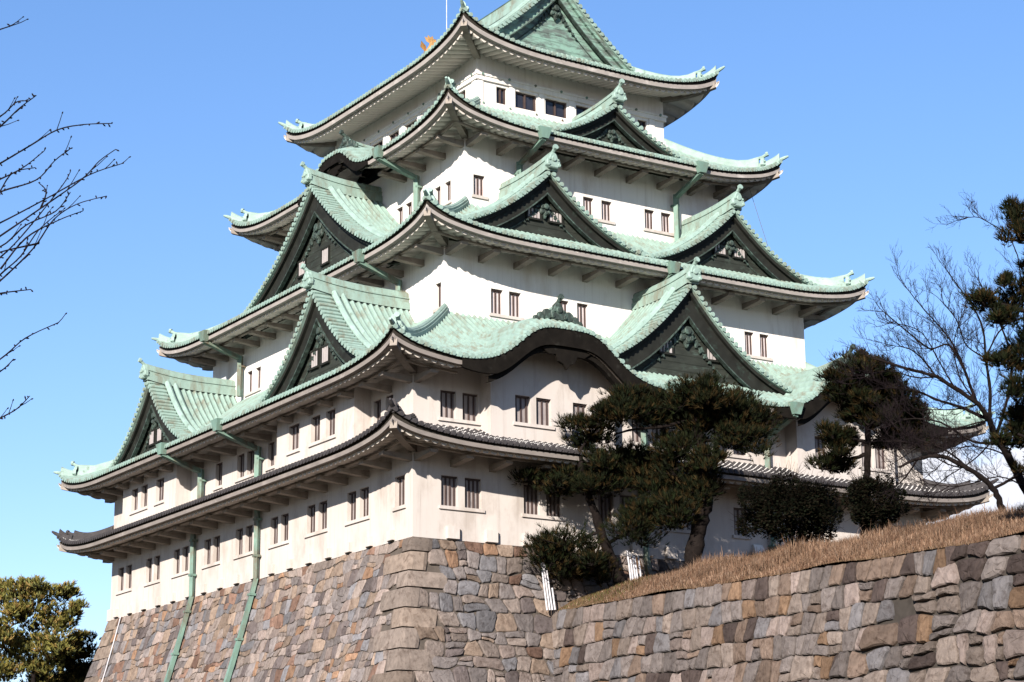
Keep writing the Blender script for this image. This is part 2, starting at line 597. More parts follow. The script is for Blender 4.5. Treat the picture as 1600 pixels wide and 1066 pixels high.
def oni_plate(mb, org, fwd, w, h, m=0):
    """ridge end ornament: arched plate with scrolls, a boss and a rising horn"""
    f = Vector((fwd[0], fwd[1], 0)).normalized()
    u = Vector((-f.y, f.x, 0))
    O = Vector(org)
    out = []
    for t, rr in ((0, .62), (12, .60), (25, .44), (45, .47), (65, .52), (90, .56), (115, .52), (135, .47), (155, .44), (168, .60), (180, .62)):
        a = R_(t)
        out.append((w * rr * math.cos(a) * 1.05, h * (.28 + .72 * rr / .56 * math.sin(a))))
    out += [(-w * .66, h * .05), (-w * .40, -h * .12), (w * .40, -h * .12), (w * .66, h * .05)]
    mb.prism(out, u, (0, 0, 1), O, f, 0.22, m, 0.05)
    ring = [(w * .24 * math.cos(R_(30 * k)), h * .50 + h * .20 * math.sin(R_(30 * k))) for k in range(12)]
    mb.prism(ring, u, (0, 0, 1), O + f * .2, f, 0.09, m, 0.03)
    for sg in (-1, 1):
        for px, pz, rr in ((.50, .10, .16), (.40, .44, .10)):
            ring = [(sg * w * px + w * rr * math.cos(R_(45 * k)), h * pz + w * rr * math.sin(R_(45 * k))) for k in range(8)]
            mb.prism(ring, u, (0, 0, 1), O + f * .17, f, 0.10, m, 0.03)
    # horn
    p = [O + Vector((0, 0, h * .80)) - f * .25, O + Vector((0, 0, h * .98)) + f * .12, O + Vector((0, 0, h * 1.22)) + f * .36]
    mb.tube(p, [0.11, 0.10, 0.11], 8, m)
    mb.tube([p[2] - f * .05, p[2] + f * .08 + Vector((0, 0, .04))], 0.15, 8, m)


def hip_ridge(mb, tier, cx, cy, top_cut=1.0, m=0):
    """descending ridge over a hip with the upswept corner end"""
    x0, x1, y0, y1 = tier.rect
    sd = tier.sides['S']
    sx, sy = (1 if cx == 0 else -1), (1 if cy == 0 else -1)
    X, Y = (x0 if cx == 0 else x1), (y0 if cy == 0 else y1)

    def pt(r, dz):
        return Vector((X + sx * r, Y + sy * r, sd.sz(r, r) + dz))
    D = tier.D * top_cut
    # main ridge (stops short of the corner) and a lower one to the tip
    for r_a, r_b, w, h in ((0.95 if D > 3 else 0.8, D, 0.36, 0.42), (0.12, 1.1, 0.28, 0.24)):
        n = 9
        perp = Vector((sx, -sy, 0)).normalized()
        rows = []
        for k in range(n + 1):
            r = r_a + (r_b - r_a) * k / n
            p = pt(r, 0)
            extra = 0.22 * max(0, 1 - (r - r_a) / 1.0) ** 2
            hh = h + extra
            rows.append([p + perp * (w / 2) * s_ + Vector((0, 0, z_)) for s_, z_ in
                         ((1.15, -.12), (1.15, hh * .45), (.95, hh * .5), (.95, hh * .8), (.7, hh * .84), (.55, hh), (0, hh + .07), (-.55, hh), (-.7, hh * .84), (-.95, hh * .8), (-.95, hh * .5), (-1.15, hh * .45), (-1.15, -.12))])
        mb.grid(rows, m)
        mb.poly(rows[0], m)
        mb.poly(rows[-1][::-1], m)
    f = (-sx, -sy)
    oni_plate(mb, pt(0.88 if D > 3 else .74, 0.08), f, 0.50 if D > 3 else .36, 0.58 if D > 3 else .38, m)
    # tip tile: small upswept spike at the very corner
    p = [pt(0.5, 0.08), pt(0.12, 0.10), pt(-0.10, 0.13), pt(-0.24, 0.19)]
    mb.tube(p, [0.12, 0.12, 0.10, 0.06], 8, m)


def hip_rafter(mb, tier, cx, cy):
    x0, x1, y0, y1 = tier.rect
    sd = tier.sides['S']
    sx, sy = (1 if cx == 0 else -1), (1 if cy == 0 else -1)
    X, Y = (x0 if cx == 0 else x1), (y0 if cy == 0 else y1)
    n = 6
    prev = None
    for k in range(n + 1):
        r = 0.18 + (tier.d - 0.1) * k / n
        p = Vector((X + sx * r, Y + sy * r, sd.ez(r) - 0.16 * sd.lift(r) - 0.52 + 0.10 * r - (0.05 * k / n)))
        if prev is not None:
            mb.beam(prev, p, 0.34, 0.34)
        prev = p


TIERS = {
    1: Tier(0.0, 2.55, 2.55, 4.16, 1.05, 0.72, 5.5),
    2: Tier(0.0, 2.60, 2.60 + 2 * K, 7.82, 4.25, 0.82, 6.0, {'S': [(6.95 + 2.6, 6.0, 2.25), (25.4 + 2.6, 6.0, 2.25)]}),
    3: Tier(I3, 2.60, 2.60 + 1.5 * K, 15.72, 3.40, 0.90, 6.0),
    4: Tier(I4, 2.65, 2.65 + 1.0 * K, 23.00, 2.85, 1.10, 6.0, {'W': [(17.4 - I4 + 2.65, 4.2, 1.45)]}),
    5: Tier(I5, 2.35, 2.35 + 0.5, 28.70, 1.50, 1.12, 6.5),
}
TOPC = 15.9       # ridge line x of the top roof


# ---- skirt roofs
def build_tier(k):
    t = TIERS[k]
    mb = MB()
    for s_ in 'SWNE':
        if k == 5 and s_ in 'WE':
            continue
        rl = None if k < 5 else 3.4
        if k < 5:
            skirt_mesh(mb, t.sides[s_], 7 if t.D > 3 else 5, limejoint=(1 if k == 1 and t.sides[s_].main else None))
    if k == 5:
        top_roof(mb, t)
    roof = mb.build('roof', [tile_m, lime] if k == 1 else [copper], keep)
    roof['label'] = ('grey clay tile roof with white lime joints above the first storey' if k == 1 else
                     {2: 'green copper roof above the second storey', 3: 'green copper roof above the third storey',
                      4: 'green copper roof above the fourth storey', 5: 'topmost green copper hip and gable roof'}[k])
    e = MB()
    rf = MB()
    br = MB()
    for s_ in 'SWNE':
        sd = t.sides[s_]
        eave_mesh(e, sd)
        rafter_mesh(rf, sd, t.d)
        if k < 5:
            bracket_mesh(br, sd, t.d)
    for cx in (0, 1):
        for cy in (0, 1):
            hip_rafter(br, t, cx, cy)
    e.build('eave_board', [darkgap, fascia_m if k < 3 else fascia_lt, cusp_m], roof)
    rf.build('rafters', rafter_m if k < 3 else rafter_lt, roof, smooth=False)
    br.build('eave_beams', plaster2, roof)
    for cx in (0, 1):
        for cy in (0, 1):
            h = MB()
            hip_ridge(h, t, cx, cy, 1.0 if k < 5 else 1.18)
            h.build('hip_ridge', tile_m if k == 1 else copper_lt, roof)
    return roof


def top_roof(mb, t):
    """hip-and-gable roof: long slopes east and west, skirts north and south, gables above them"""
    x0, x1, y0, y1 = t.rect
    run = TOPC - x0
    Hh = 6.35
    gy0, gy1 = 10.6, L - 10.6

    def mz(u):
        return Hh * (0.45 * u + 0.55 * u * u)
    t.mz = mz
    sW = t.sides['W']
    # corners of the skirts follow the long slopes so the hips meet
    rk = gy0 - y0
    t.D = rk
    t.H = mz(rk / run) / 1.0
    for nm in 'WE':
        sd = t.sides[nm]
        cols, cents = rib_columns(sd.Le, PITCH if sd.main else .6)
        ids = []
        rows = 12
        for a, h in cols:
            c = min(a, sd.Le - a)
            rm = c if c < rk else run
            if c >= rk + 0.02:
                rm = run
            col = [mb.vert(sd.P(a, 0, sd.ez(a) - .10))]
            for q in range(rows + 1):
                r = rm * q / rows
                u = r / run
                z = t.ze + sd.lift(a) * max(0, 1 - r / rk) ** 1.5 + mz(u)
                col.append(mb.vert(sd.P(a, r, z + h)))
            ids.append(col)
        for i in range(len(ids) - 1):
            for q in range(rows + 1):
                mb.face((ids[i][q], ids[i][q + 1], ids[i + 1][q + 1], ids[i + 1][q]))
        if sd.main:
            for c in cents:
                z = sd.ez(c)
                ring, back = [], []
                for q in range(8):
                    tt = 2 * math.pi * q / 8
                    ring.append(mb.vert(sd.P(c + 0.118 * math.cos(tt), -0.05, z + 0.118 * math.sin(tt))))
                    back.append(mb.vert(sd.P(c + 0.118 * math.cos(tt), 0.10, z + .03 + 0.118 * math.sin(tt))))
                mb.face(ring)
                for q in range(8):
                    mb.face((ring[q], ring[(q + 1) % 8], back[(q + 1) % 8], back[q]))
    # skirts: same height law as the long slopes
    for nm in 'SN':
        sd = t.sides[nm]

        def sz(a, r, sd=sd):
            return t.ze + sd.lift(a) * max(0, 1 - r / rk) ** 1.5 + mz(r / run)
        sd.sz = sz
        skirt_mesh(mb, sd, 5, rlim=rk + 0.9)


# ------------------------------------------------------------------ gables
class Frame:
    """gable frame: s along the wall, t inward, z up"""
    def __init__(f, side, c, p):
        f.side, f.c, f.p = side, c, p
        f.fwd = (0, -1) if side == 'S' else (-1, 0)

    def P(f, s, t, z):
        return Vector((f.c + s, f.p + t, z)) if f.side == 'S' else Vector((f.p + t, f.c + s, z))


def gable(side, c, p, w, zb, za, back, board=0.85, windows=(), pendant=0.8, pale=False, label='', win_z=None, ridge_h=0.62, roofless=False, base_drop=0.8, curve=0.38, band=0.95):
    F = Frame(side, c, p)
    pendant *= .78
    H = za - zb

    def zr(s):
        v = 1 - abs(s) / w
        if v < 0:
            return zb + H * curve * v * 0.6
        return zb + H * (curve * v + (1 - curve) * v * v)

    def slope(s):
        return (zr(abs(s) + .01) - zr(abs(s) - .01)) / .02 if abs(s) > .02 else -(H / w) * (2 - curve)
    # arc-length samples for one flank, from the ridge outwards
    smax = w * 1.03
    NN = 200
    arc, ss = [0.0], [0.0]
    for i in range(1, NN + 1):
        s1 = smax * i / NN
        arc.append(arc[-1] + math.hypot(s1 - ss[-1], zr(s1) - zr(ss[-1])))
        ss.append(s1)
    tot = arc[-1]

    def s_at(q):
        q = min(max(q, 0), tot)
        for i in range(1, NN + 1):
            if arc[i] >= q:
                f = (q - arc[i - 1]) / (arc[i] - arc[i - 1])
                return ss[i - 1] + f * (ss[i] - ss[i - 1])
        return smax

    def off(s, n):
        """point offset n along the surface normal, returned as (s,z)"""
        k = slope(abs(s) + 1e-4)
        ln = math.hypot(1, k)
        return (abs(s) + n * (-k) / ln, zr(s) + n / ln)
    mb = MB()
    for sg in (-1, 1):
        # verge band: short tiles across the verge
        npit = max(4, int(tot / 0.33))
        pit = tot / npit
        prof_q = [(0.0, 0.0)]
        for j in range(npit):
            for o, h in RIB:
                prof_q.append(((j + .5) * pit + o * .95, h * 1.0))
        prof_q.append((tot, 0.0))
        rows = []
        for q, h in prof_q:
            s0 = s_at(q)
            so, zo = off(s0, h + 0.10)
            s1, z1 = off(s0, -0.06)
            rows.append([F.P(sg * s1, 0.0, z1), F.P(sg * so, 0.0, zo), F.P(sg * so, band, zo), F.P(sg * s0, band, zr(s0))])
        mb.grid(rows)
        for j in range(npit):
            s0 = s_at((j + .5) * pit)
            so, zo = off(s0, 0.08)
            ring, bk = [], []
            k = slope(s0 + 1e-4)
            ln = math.hypot(1, k)
            for q in range(8):
                t = 2 * math.pi * q / 8
                du, dn = 0.125 * math.cos(t), 0.125 * math.sin(t)
                ps, pz = so + du / ln + dn * (-k) / ln, zo + du * k / ln + dn / ln
                ring.append(mb.vert(F.P(sg * ps, -0.08, pz)))
                bk.append(mb.vert(F.P(sg * ps, 0.06, pz)))
            mb.face(ring)
            for q in range(8):
                mb.face((ring[q], ring[(q + 1) % 8], bk[(q + 1) % 8], bk[q]))
        # main slope with ribs running down it
        if not roofless:
            depth = back - p
            cols, cents = rib_columns(max(0.5, depth - band), PITCH)
            samp = [s_at(tot * i / 12) for i in range(13)]
            rows = []
            for a, h in cols:
                rows.append([F.P(sg * off(s0, h)[0], band + a, off(s0, h)[1]) for s0 in samp])
            mb.grid(rows)
        # underside of the verge
        samp = [s_at(tot * i / 20) for i in range(21)]
        mb.grid([[F.P(sg * off(s0, -.06)[0], 0, off(s0, -.06)[1]), F.P(sg * off(s0, -.12)[0], band + .1, off(s0, -.12)[1])] for s0 in samp])
    g = mb.build('gable', copper if not pale else copper, keep)
    if label:
        g['label'] = label
    # descending ridges beside the verge
    dr = MB()
    for sg in (-1, 1):
        for tt, rad, q0, q1, n0 in ((band + .16, .17, .02, .90, .24), (band + .66, .14, .02, .84, .19)):
            pts = [F.P(sg * off(s_at(tot * (q0 + (q1 - q0) * i / 14)), n0)[0], tt, off(s_at(tot * (q0 + (q1 - q0) * i / 14)), n0)[1]) for i in range(15)]
            dr.tube(pts, rad, 8)
        s0 = s_at(tot * .90)
        e = F.P(sg * off(s0, .2)[0], band + .22, off(s0, .2)[1])
        dv = Vector((F.P(sg, 0, 0) - F.P(0, 0, 0)))
        oni_plate(dr, e - Vector((0, 0, .12)), (dv.x, dv.y), 0.34, 0.42)
    dr.build('verge_ridge', copper_lt, g)
    # bargeboards
    bb = MB()
    for sg in (-1, 1):
        samp = [smax * 0.99 * i / 26 for i in range(27)]

        def strip(t0, t1, n0, n1, m):
            rows = []
            for s0 in samp:
                kk = min(2.1, math.hypot(1, slope(max(s0, .05))))
                za_, zb_ = zr(s0) - n0 * kk, zr(s0) - n1 * kk
                rows.append([F.P(sg * s0, t1, za_), F.P(sg * s0, t0, za_), F.P(sg * s0, t0, zb_), F.P(sg * s0, t1, zb_)])
            bb.grid(rows, m)
        strip(0.16, 0.34, 0.04, 0.24, 0)
        strip(0.34, 0.50, 0.24, board, 0)
        strip(0.28, 0.52, board, board + 0.06, 1)
    bb.build('bargeboard', [bronze_s if not pale else bronze_pale, orn], g)
    # gable wall
    wall = MB()
    n = 28
    tw = 0.72
    rows = []
    for i in range(n + 1):
        s0 = -w * .985 + 2 * w * .985 * i / n
        rows.append([F.P(s0, tw, zb - base_drop), F.P(s0, tw, max(zb - base_drop + .01, zr(s0) - 0.10))])
    wall.grid(rows)
    # raised fillet along the inner edge of the boards
    for sg in (-1, 1):
        pts = []
        for i in range(14):
            s0 = w * (0.0 + .80 * i / 13)
            kk = min(2.1, math.hypot(1, slope(max(s0, .05))))
            z = zr(s0) - (board + .42) * kk
            if z > zb - 0.2:
                pts.append(F.P(sg * s0, tw - .02, z))
        if len(pts) > 2:
            wall.tube(pts, 0.035, 6, 1)
    wall.build('gable_wall', [bronze if not pale else bronze_pale, orn], g)
    # pendant
    pd = MB()
    u, zz = Vector(F.P(1, 0, 0) - F.P(0, 0, 0)), (0, 0, 1)
    fw = (F.fwd[0], F.fwd[1], 0)
    zc = za - (board + .10) * 1.9 - pendant * 0.55
    outl = []
    for k in range(40):
        th = 2 * math.pi * k / 40
        rr = pendant * (0.50 + 0.10 * math.cos(5 * (th + math.pi / 2)))
        x, y = rr * math.cos(th), rr * math.sin(th) * 1.05
        if y < 0:
            y *= 1.2
            x *= 0.85
        outl.append((x, y))
    pd.prism(outl, u, zz, F.P(0, tw - .08, zc), fw, 0.14, 0, .05)
    for k in range(6):
        th = math.pi * (.5 + k / 3)
        lob = [(pendant * (.36 * math.cos(th) + .15 * math.cos(R_(36 * j))), pendant * (.36 * math.sin(th) + .15 * math.sin(R_(36 * j)))) for j in range(10)]
        pd.prism(lob, u, zz, F.P(0, tw - .22, zc), fw, 0.06, 0, .03)
    ring = [(pendant * .24 * math.cos(R_(30 * k)), pendant * .24 * math.sin(R_(30 * k)) + pendant * .25) for k in range(12)]
    pd.prism(ring, u, zz, F.P(0, tw - .26, zc), fw, 0.10, 0, .03)
    ring = [(pendant * .15 * math.cos(R_(30 * k)), pendant * .15 * math.sin(R_(30 * k)) - pendant * .28) for k in range(12)]
    pd.prism(ring, u, zz, F.P(0, tw - .26, zc), fw, 0.07, 0, .03)
    for sg in (-1, 1):
        for k in range(6):
            s0 = sg * pendant * (0.42 + .30 * k)
            if abs(s0) > w * .6:
                break
            kk = min(2.1, math.hypot(1, slope(abs(s0))))
            z = zr(s0) - (board + .34 + .03 * k) * kk
            rr = pendant * (.25 - .030 * k)
            lob = []
            for j in range(16):
                t = R_(22.5 * j)
                q = rr * (1 + .30 * math.cos(4 * t + .9 * k)) * (1.15 if math.sin(t) < 0 else .8)
                lob.append((q * math.cos(t) + sg * rr * .3, q * math.sin(t)))
            pd.prism(lob, u, zz, F.P(s0, tw - .03 - .010 * k, z), fw, 0.06, 0, .02)
    pd.build('gable_pendant', orn, g)
    # windows
    for s0, ww, hh in windows:
        wz = win_z
        fb = MB()
        d0 = tw - 0.10
        fb.box(F.P(s0 - ww / 2 - .09, tw + .02, wz - hh / 2 - .10), F.P(s0 + ww / 2 + .09, d0 - .04, wz - hh / 2))
        fb.box(F.P(s0 - ww / 2 - .09, tw + .02, wz + hh / 2), F.P(s0 + ww / 2 + .09, d0 - .02, wz + hh / 2 + .09))
        for sg in (-1, 1):
            fb.box(F.P(s0 + sg * ww / 2, tw + .02, wz - hh / 2), F.P(s0 + sg * (ww / 2 + .08), d0, wz + hh / 2))
        fb.box(F.P(s0 - ww / 2, tw + .01, wz - hh / 2), F.P(s0 + ww / 2, tw - .012, wz + hh / 2), 1)
        nb = max(2, int(round(ww / 0.21)))
        for j in range(nb):
            xx = s0 - ww / 2 + ww * (j + .5) / nb
            fb.box(F.P(xx - ww / nb * .28, tw - .012, wz - hh / 2), F.P(xx + ww / nb * .28, d0 + .02, wz + hh / 2), 2)
        fb.build('gable_window', [bronze_s, darkgap, palebar], g)
    # ridge with its end ornament
    rd = MB()
    rows = []
    n = 10
    depth = back - p + .3
    for i in range(n + 1):
        t = -.12 + depth * i / n
        rz = za + 0.30 * max(0, 1 - t / 3.5) ** 2
        hh = ridge_h
        rows.append([F.P(s_, t, rz + z_) for s_, z_ in ((.36, -.25), (.34, .12), (.27, .14), (.27, hh * .5), (.32, hh * .52), (.32, hh * .62), (.24, hh * .64), (.22, hh), (.12, hh + .10), (0, hh + .15), (-.12, hh + .10), (-.22, hh), (-.24, hh * .64), (-.32, hh * .62), (-.32, hh * .52), (-.27, hh * .5), (-.27, .14), (-.34, .12), (-.36, -.25))])
    rd.grid(rows)
    rd.poly(rows[0])
    rd.build('ridge', copper, g)
    on = MB()
    oni_plate(on, F.P(0, -.12, za + .26), F.fwd, 0.64, 0.78)
    on.build('ridge_ornament', copper_lt, g)
    return g


# ------------------------------------------------------------------ walls and windows
def wall_side(mb, side, plane, a0, a1, z0, ztop, opens, zb, zt, depth=0.30, m=0):
    """vertical wall with recessed openings; side S: a=x on plane y; side W: a=y on plane x. ztop: number or function"""
    zf = ztop if callable(ztop) else (lambda a: ztop)

    def P(a, t, z):
        return (a, plane + t, z) if side == 'S' else (plane + t, a, z)
    opens = sorted(opens)
    edges = [a0]
    for o in opens:
        edges += [o[0], o[1]]
    edges.append(a1)
    n = max(1, int((a1 - a0) / 0.7))
    if opens:
        mb.poly([P(a0, 0, z0), P(a1, 0, z0), P(a1, 0, zb), P(a0, 0, zb)], m)
        for i in range(0, len(edges), 2):
            if edges[i + 1] - edges[i] > 1e-4:
                mb.poly([P(edges[i], 0, zb), P(edges[i + 1], 0, zb), P(edges[i + 1], 0, zt), P(edges[i], 0, zt)], m)
        lo = zt
        for o0, o1 in opens:
            mb.poly([P(o0, 0, zb), P(o0, 0, zt), P(o0, depth, zt), P(o0, depth, zb)], m)
            mb.poly([P(o1, 0, zb), P(o1, depth, zb), P(o1, depth, zt), P(o1, 0, zt)], m)
            mb.poly([P(o0, 0, zt), P(o1, 0, zt), P(o1, depth, zt), P(o0, depth, zt)], m)
            mb.poly([P(o0, 0, zb), P(o0, depth, zb), P(o1, depth, zb), P(o1, 0, zb)], m)
    else:
        lo = z0
    rows = []
    for i in range(n + 1):
        a = a0 + (a1 - a0) * i / n
        rows.append([P(a, 0, lo), P(a, 0, max(lo + .02, zf(a)))])
    mb.grid(rows, m)


def window(side, plane, a0, a1, zb, zt, kind='lattice', sill=None, depth=0.22, bars=None):
    def P(a, t, z):
        return (a, plane + t, z) if side == 'S' else (plane + t, a, z)
    b = MB()
    b.poly([P(a0, depth - .01, zb), P(a1, depth - .01, zb), P(a1, depth - .01, zt), P(a0, depth - .01, zt)])
    w = b.build('window', (shutter if zb > 8 else shutter_grey) if kind == 'lattice' else glass_dk, keep)
    l = MB()
    if kind == 'lattice':
        nb = bars or max(3, int(round((a1 - a0) / (0.25 if side == 'S' else 0.33))))
        for j in range(nb):
            c = a0 + (a1 - a0) * (j + .5) / nb
            l.box(P(c - .036, depth - .012, zb + .002), P(c + .036, depth - .065, zt - .002))
        l.box(P(a0, depth - .02, zt - .07), P(a1, depth - .13, zt - .004))
        l.build('lattice', wood_bar, w)
    else:
        for c in (a0 + .05, (a0 + a1) / 2, a1 - .05):
            l.box(P(c - .045, depth - .02, zb + .002), P(c + .045, depth - .10, zt - .002))
        l.box(P(a0, depth - .02, zt - .08), P(a1, depth - .09, zt - .004))
        l.box(P(a0, depth - .02, zb + .004), P(a1, depth - .09, zb + .08))
        l.build('window_frame', wood_bar, w)
    if sill:
        s = MB()
        s.box(P(sill[0], 0.10, zb - .16), P(sill[1], -0.09, zb - .004))
        s.build('sill', plaster_low, w)
    return w


def storey(tier, side, plane, a0, a1, z0, ztop, groups, zb, zt, kind='lattice', mb=None, depth=0.22):
    own = mb is None
    mb = mb or MB()
    opens = [o for g in groups for o in g]
    wall_side(mb, side, plane, a0, a1, z0, ztop, opens, zb, zt, depth)
    for g in groups:
        lo, hi = min(o[0] for o in g), max(o[1] for o in g)
        for j, o in enumerate(g):
            window(side, plane, o[0], o[1], zb, zt, kind, (lo - .14, hi + .14) if j == 0 and kind == 'lattice' else None, depth)
    return mb


def pair(lo, hi, w=None):
    """two openings between lo and hi"""
    w = w or (hi - lo) * 0.415
    return [(lo, lo + w), (hi - w, hi)]


def storey_walls(name, specs, ins, z0, ztop, label):
    """front sides from specs, plain far sides"""
    mb = MB()
    for sp in specs:
        storey(None, *sp, mb=mb)
    x1, y1 = W - ins, L - ins
    mb.poly([(x1, ins, z0), (x1, y1, z0), (x1, y1, ztop), (x1, ins, ztop)])
    mb.poly([(ins, y1, z0), (x1, y1, z0), (x1, y1, ztop), (ins, y1, ztop)])
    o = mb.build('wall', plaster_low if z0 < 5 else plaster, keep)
    o['label'] = label
    return o


T1S = [pair(1.50, 3.67), pair(6.01, 8.19), pair(10.3, 12.45), pair(14.4, 16.5), [(18.6, 19.45)], pair(22.5, 24.7), pair(27.0, 29.2)]
T1W = [[(0.72, 1.62)]] + [pair(a, b) for a, b in ((4.10, 6.22), (8.28, 10.38), (12.4, 14.4), (16.5, 18.5), (20.45, 22.45), (24.5, 26.5), (28.4, 30.35), (32.45, 34.5))]
storey_walls('w1', [('S', 0.0, 0, W, 0.0, 4.55, T1S, 1.55, 2.96), ('W', 0.0, 0, L, 0.0, 4.55, T1W, 1.55, 2.96)], 0, 0, 4.55, 'white plastered wall of the first storey')
T2S = [pair(1.46, 3.52), pair(12.4, 14.5), pair(17.5, 19.6)]
T2W = [[(1.82, 2.55)], [(3.0, 3.70)], [(14.15, 14.9)], pair(16.5, 18.55), [(20.4, 21.25)]]
T2Sd = TIERS[2].sides['S']
storey_walls('w2', [('S', 0.0, 0, W, 4.6, lambda x: T2Sd.ez(x + 2.6) - 0.02 + (0.3 if T2Sd.kz(x + 2.6) < .1 else 0), T2S, 5.66, 6.97), ('W', 0.0, 0, L, 4.6, 8.15, T2W, 5.66, 6.97)], 0, 4.6, 8.1, 'white plastered wall of the second storey')


def bay(side, a0, a1, out, groups, ztop, z0=4.4):
    mb = MB()
    storey(None, side, -out, a0, a1, z0, ztop, groups, 5.66, 6.97, mb=mb)
    for a in (a0, a1):
        zt = ztop(a) if callable(ztop) else ztop
        if side == 'S':
            mb.poly([(a, -out, z0), (a, 0.05, z0), (a, 0.05, zt), (a, -out, zt)])
        else:
            mb.poly([(-out, a, z0), (0.05, a, z0), (0.05, a, zt), (-out, a, zt)])
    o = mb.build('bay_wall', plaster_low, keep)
    return o


bay('S', 3.64, 10.73, 0.9, [pair(5.0, 7.03, .85), pair(8.28, 10.2, .84)], lambda x: T2Sd.ez(x + 2.6) - .20)['label'] = 'white wall bay under the left cusped gable'
bay('S', 22.2, 28.9, 0.9, [pair(23.4, 25.4, .85), pair(26.6, 28.4, .84)], lambda x: T2Sd.ez(x + 2.6) - .20)['label'] = 'white wall bay under the right cusped gable'
bay('W', 3.97, 12.06, 0.9, [pair(5.85, 8.35, .95), [(9.6, 10.75)]], 7.95)['label'] = 'white wall bay on the long side near the corner'
bay('W', 24.43, 32.0, 0.9, [[(26.1, 27.2)], pair(28.4, 30.7, .9)], 7.95)['label'] = 'white wall bay at the far end of the long side'
T3S = [pair(6.97, 8.77, .72), pair(11.0, 12.92, .70), pair(16.2, 18.1, .7), pair(23.28, 25.0, .66)]
T3W = [[(4.55, 5.1)], pair(24.7, 26.5, .68), pair(12.0, 13.8, .7), pair(18.0, 19.8, .7)]
storey_walls('w3', [('S', I3, I3, W - I3, 11.3, 16.05, T3S, 12.42, 13.72), ('W', I3, I3, L - I3, 11.3, 16.05, T3W, 12.42, 13.72)], I3, 11.3, 16.0, 'white plastered wall of the third storey')
T4S = [[(7.95, 8.66)], pair(10.4, 12.2, .7), pair(14.97, 16.89, .70), pair(19.12, 20.94, .68)]
T4W = [pair(8.85, 10.5, .60), pair(12.95, 14.6, .66), pair(20, 21.8, .7)]
storey_walls('w4', [('S', I4, I4, W - I4, 18.4, 23.3, T4S, 19.76, 20.90), ('W', I4, I4, L - I4, 18.4, 23.3, T4W, 19.76, 20.90)], I4, 18.4, 23.3, 'white plastered wall of the fourth storey')
T5S = [[(10.78, 11.45)], [(12.02, 13.45)], [(14.02, 15.5)], [(16.1, 17.6)], [(18.2, 19.65)], [(20.4, 21.05)]]
T5W = [[(10.75, 11.55)], [(12.2, 13.55)], [(14.1, 15.4)], [(16.05, 17.4)], [(18.1, 19.3)], [(20.0, 21.3)], [(22.0, 23.3)], [(24.0, 24.7)]]
storey_walls('w5', [('S', I5, I5, W - I5, 25.2, 28.85, T5S, 26.17, 27.14, 'glass'), ('W', I5, I5, L - I5, 25.2, 28.85, T5W, 26.17, 27.14, 'glass')], I5, 25.2, 28.9, 'white plastered wall of the top storey')
# mouldings of the top storey
mo = MB()
for z0, z1, pr in ((25.62, 25.80, .30), (25.80, 26.02, .22), (27.30, 27.55, .12), (27.55, 27.68, .17)):
    x0, x1, y0, y1 = I5 - pr, W - I5 + pr, I5 - pr, L - I5 + pr
    mo.box((x0, y0, z0), (x1, I5 + .0, z1 - .004))
    mo.box((x0, I5 + .003, z0), (I5, y1, z1 - .004))
    mo.box((W - I5, I5 + .003, z0), (x1, y1, z1 - .004))
for x in (9.55, 11.62, 13.55, 15.6, 17.7, 19.75, 21.2):
    mo.box((x + .0, I5 - .06, 26.03), (x + .36, I5 + .01, 27.29))
for y in (9.60, 11.7, 13.65, 15.5, 17.5, 19.45, 21.45, 23.4, 24.9):
    mo.box((I5 - .06, y, 26.03), (I5 + .01, y + .4, 27.29))
mo.build('moulding', plaster, keep)
nc = MB()
for k in range(8):
    x = 9.8 + 1.73 * k
    nc.tube([(x, I5 - .22, 27.62), (x, I5 - .10, 27.62)], .075, 8)
    nc.tube([(x, I5 - .27, 25.91), (x, I5 - .10, 25.91)], .06, 8)
for k in range(10):
    y = 9.8 + 1.73 * k
    nc.tube([(I5 - .22, y, 27.62), (I5 - .10, y, 27.62)], .075, 8)
nc.build('nail_covers', pipe_m, keep)
# drop-stone lugs along the foot of the first storey
y = 1.6
while y < L - 1:
    lg = MB()
    lg.box((-.16, y, .07), (.02, y + .52, .52))
    lg.box((-.17, y + .06, .01), (.02, y + .40, .065), 1)  # dark strip painting the shade under the lug
    lg.build('wall_lug', [plaster_low, darkgap], keep)
    y += K * .96
x = 1.75
while x < W - 1:
    lg = MB()
    lg.box((x, -.20, .04), (x + .62, .02, .60))
    lg.box((x + .625, -.17, .05), (x + .67, .02, .50), 1)  # dark upright strip painting the lug's shade on its right
    lg.build('wall_lug', [plaster_low, darkgap], keep)
    x += K * .98
lg = MB()
lg.box((-.14, L - .45, -.06), (.3, L + .16, .62))
lg.build('wall_lug', plaster_low, keep)

# ---- roofs and gables
ROOFS = {k: build_tier(k) for k in (1, 2, 3, 4, 5)}
gable('S', 9.85, 3.0, 5.75, 16.45, 20.0, I4, board=.70, windows=((-.62, .78, .52), (.72, .78, .52)), win_z=17.9, pendant=.80, label='left of the two dark gables over the third storey, facing right')
gable('S', 21.95, 3.0, 5.75, 16.45, 20.0, I4, board=.70, windows=((-.62, .78, .52), (.72, .78, .52)), win_z=17.9, pendant=.80, label='right of the two dark gables over the third storey')
gable('S', 16.05, -.45, 6.15, 9.30, 14.05, I3, board=.95, windows=((-1.25, .82, .66), (1.75, .82, .66)), win_z=10.85, pendant=1.15, label='big dark gable with flower boss over the second storey')
gable('S', 15.95, I4 - 2.0, 5.0, 23.25, 25.70, I5, board=.55, pendant=.72, label='dark gable below the windows of the top storey', ridge_h=.5)
gable('W', 16.55, I3 - 1.2, 9.0, 16.3, 22.0, I4, board=.95, windows=((2.1, .75, .80), (-.65, .75, .80)), win_z=17.95, pendant=1.2, label='largest dark gable on the long side')
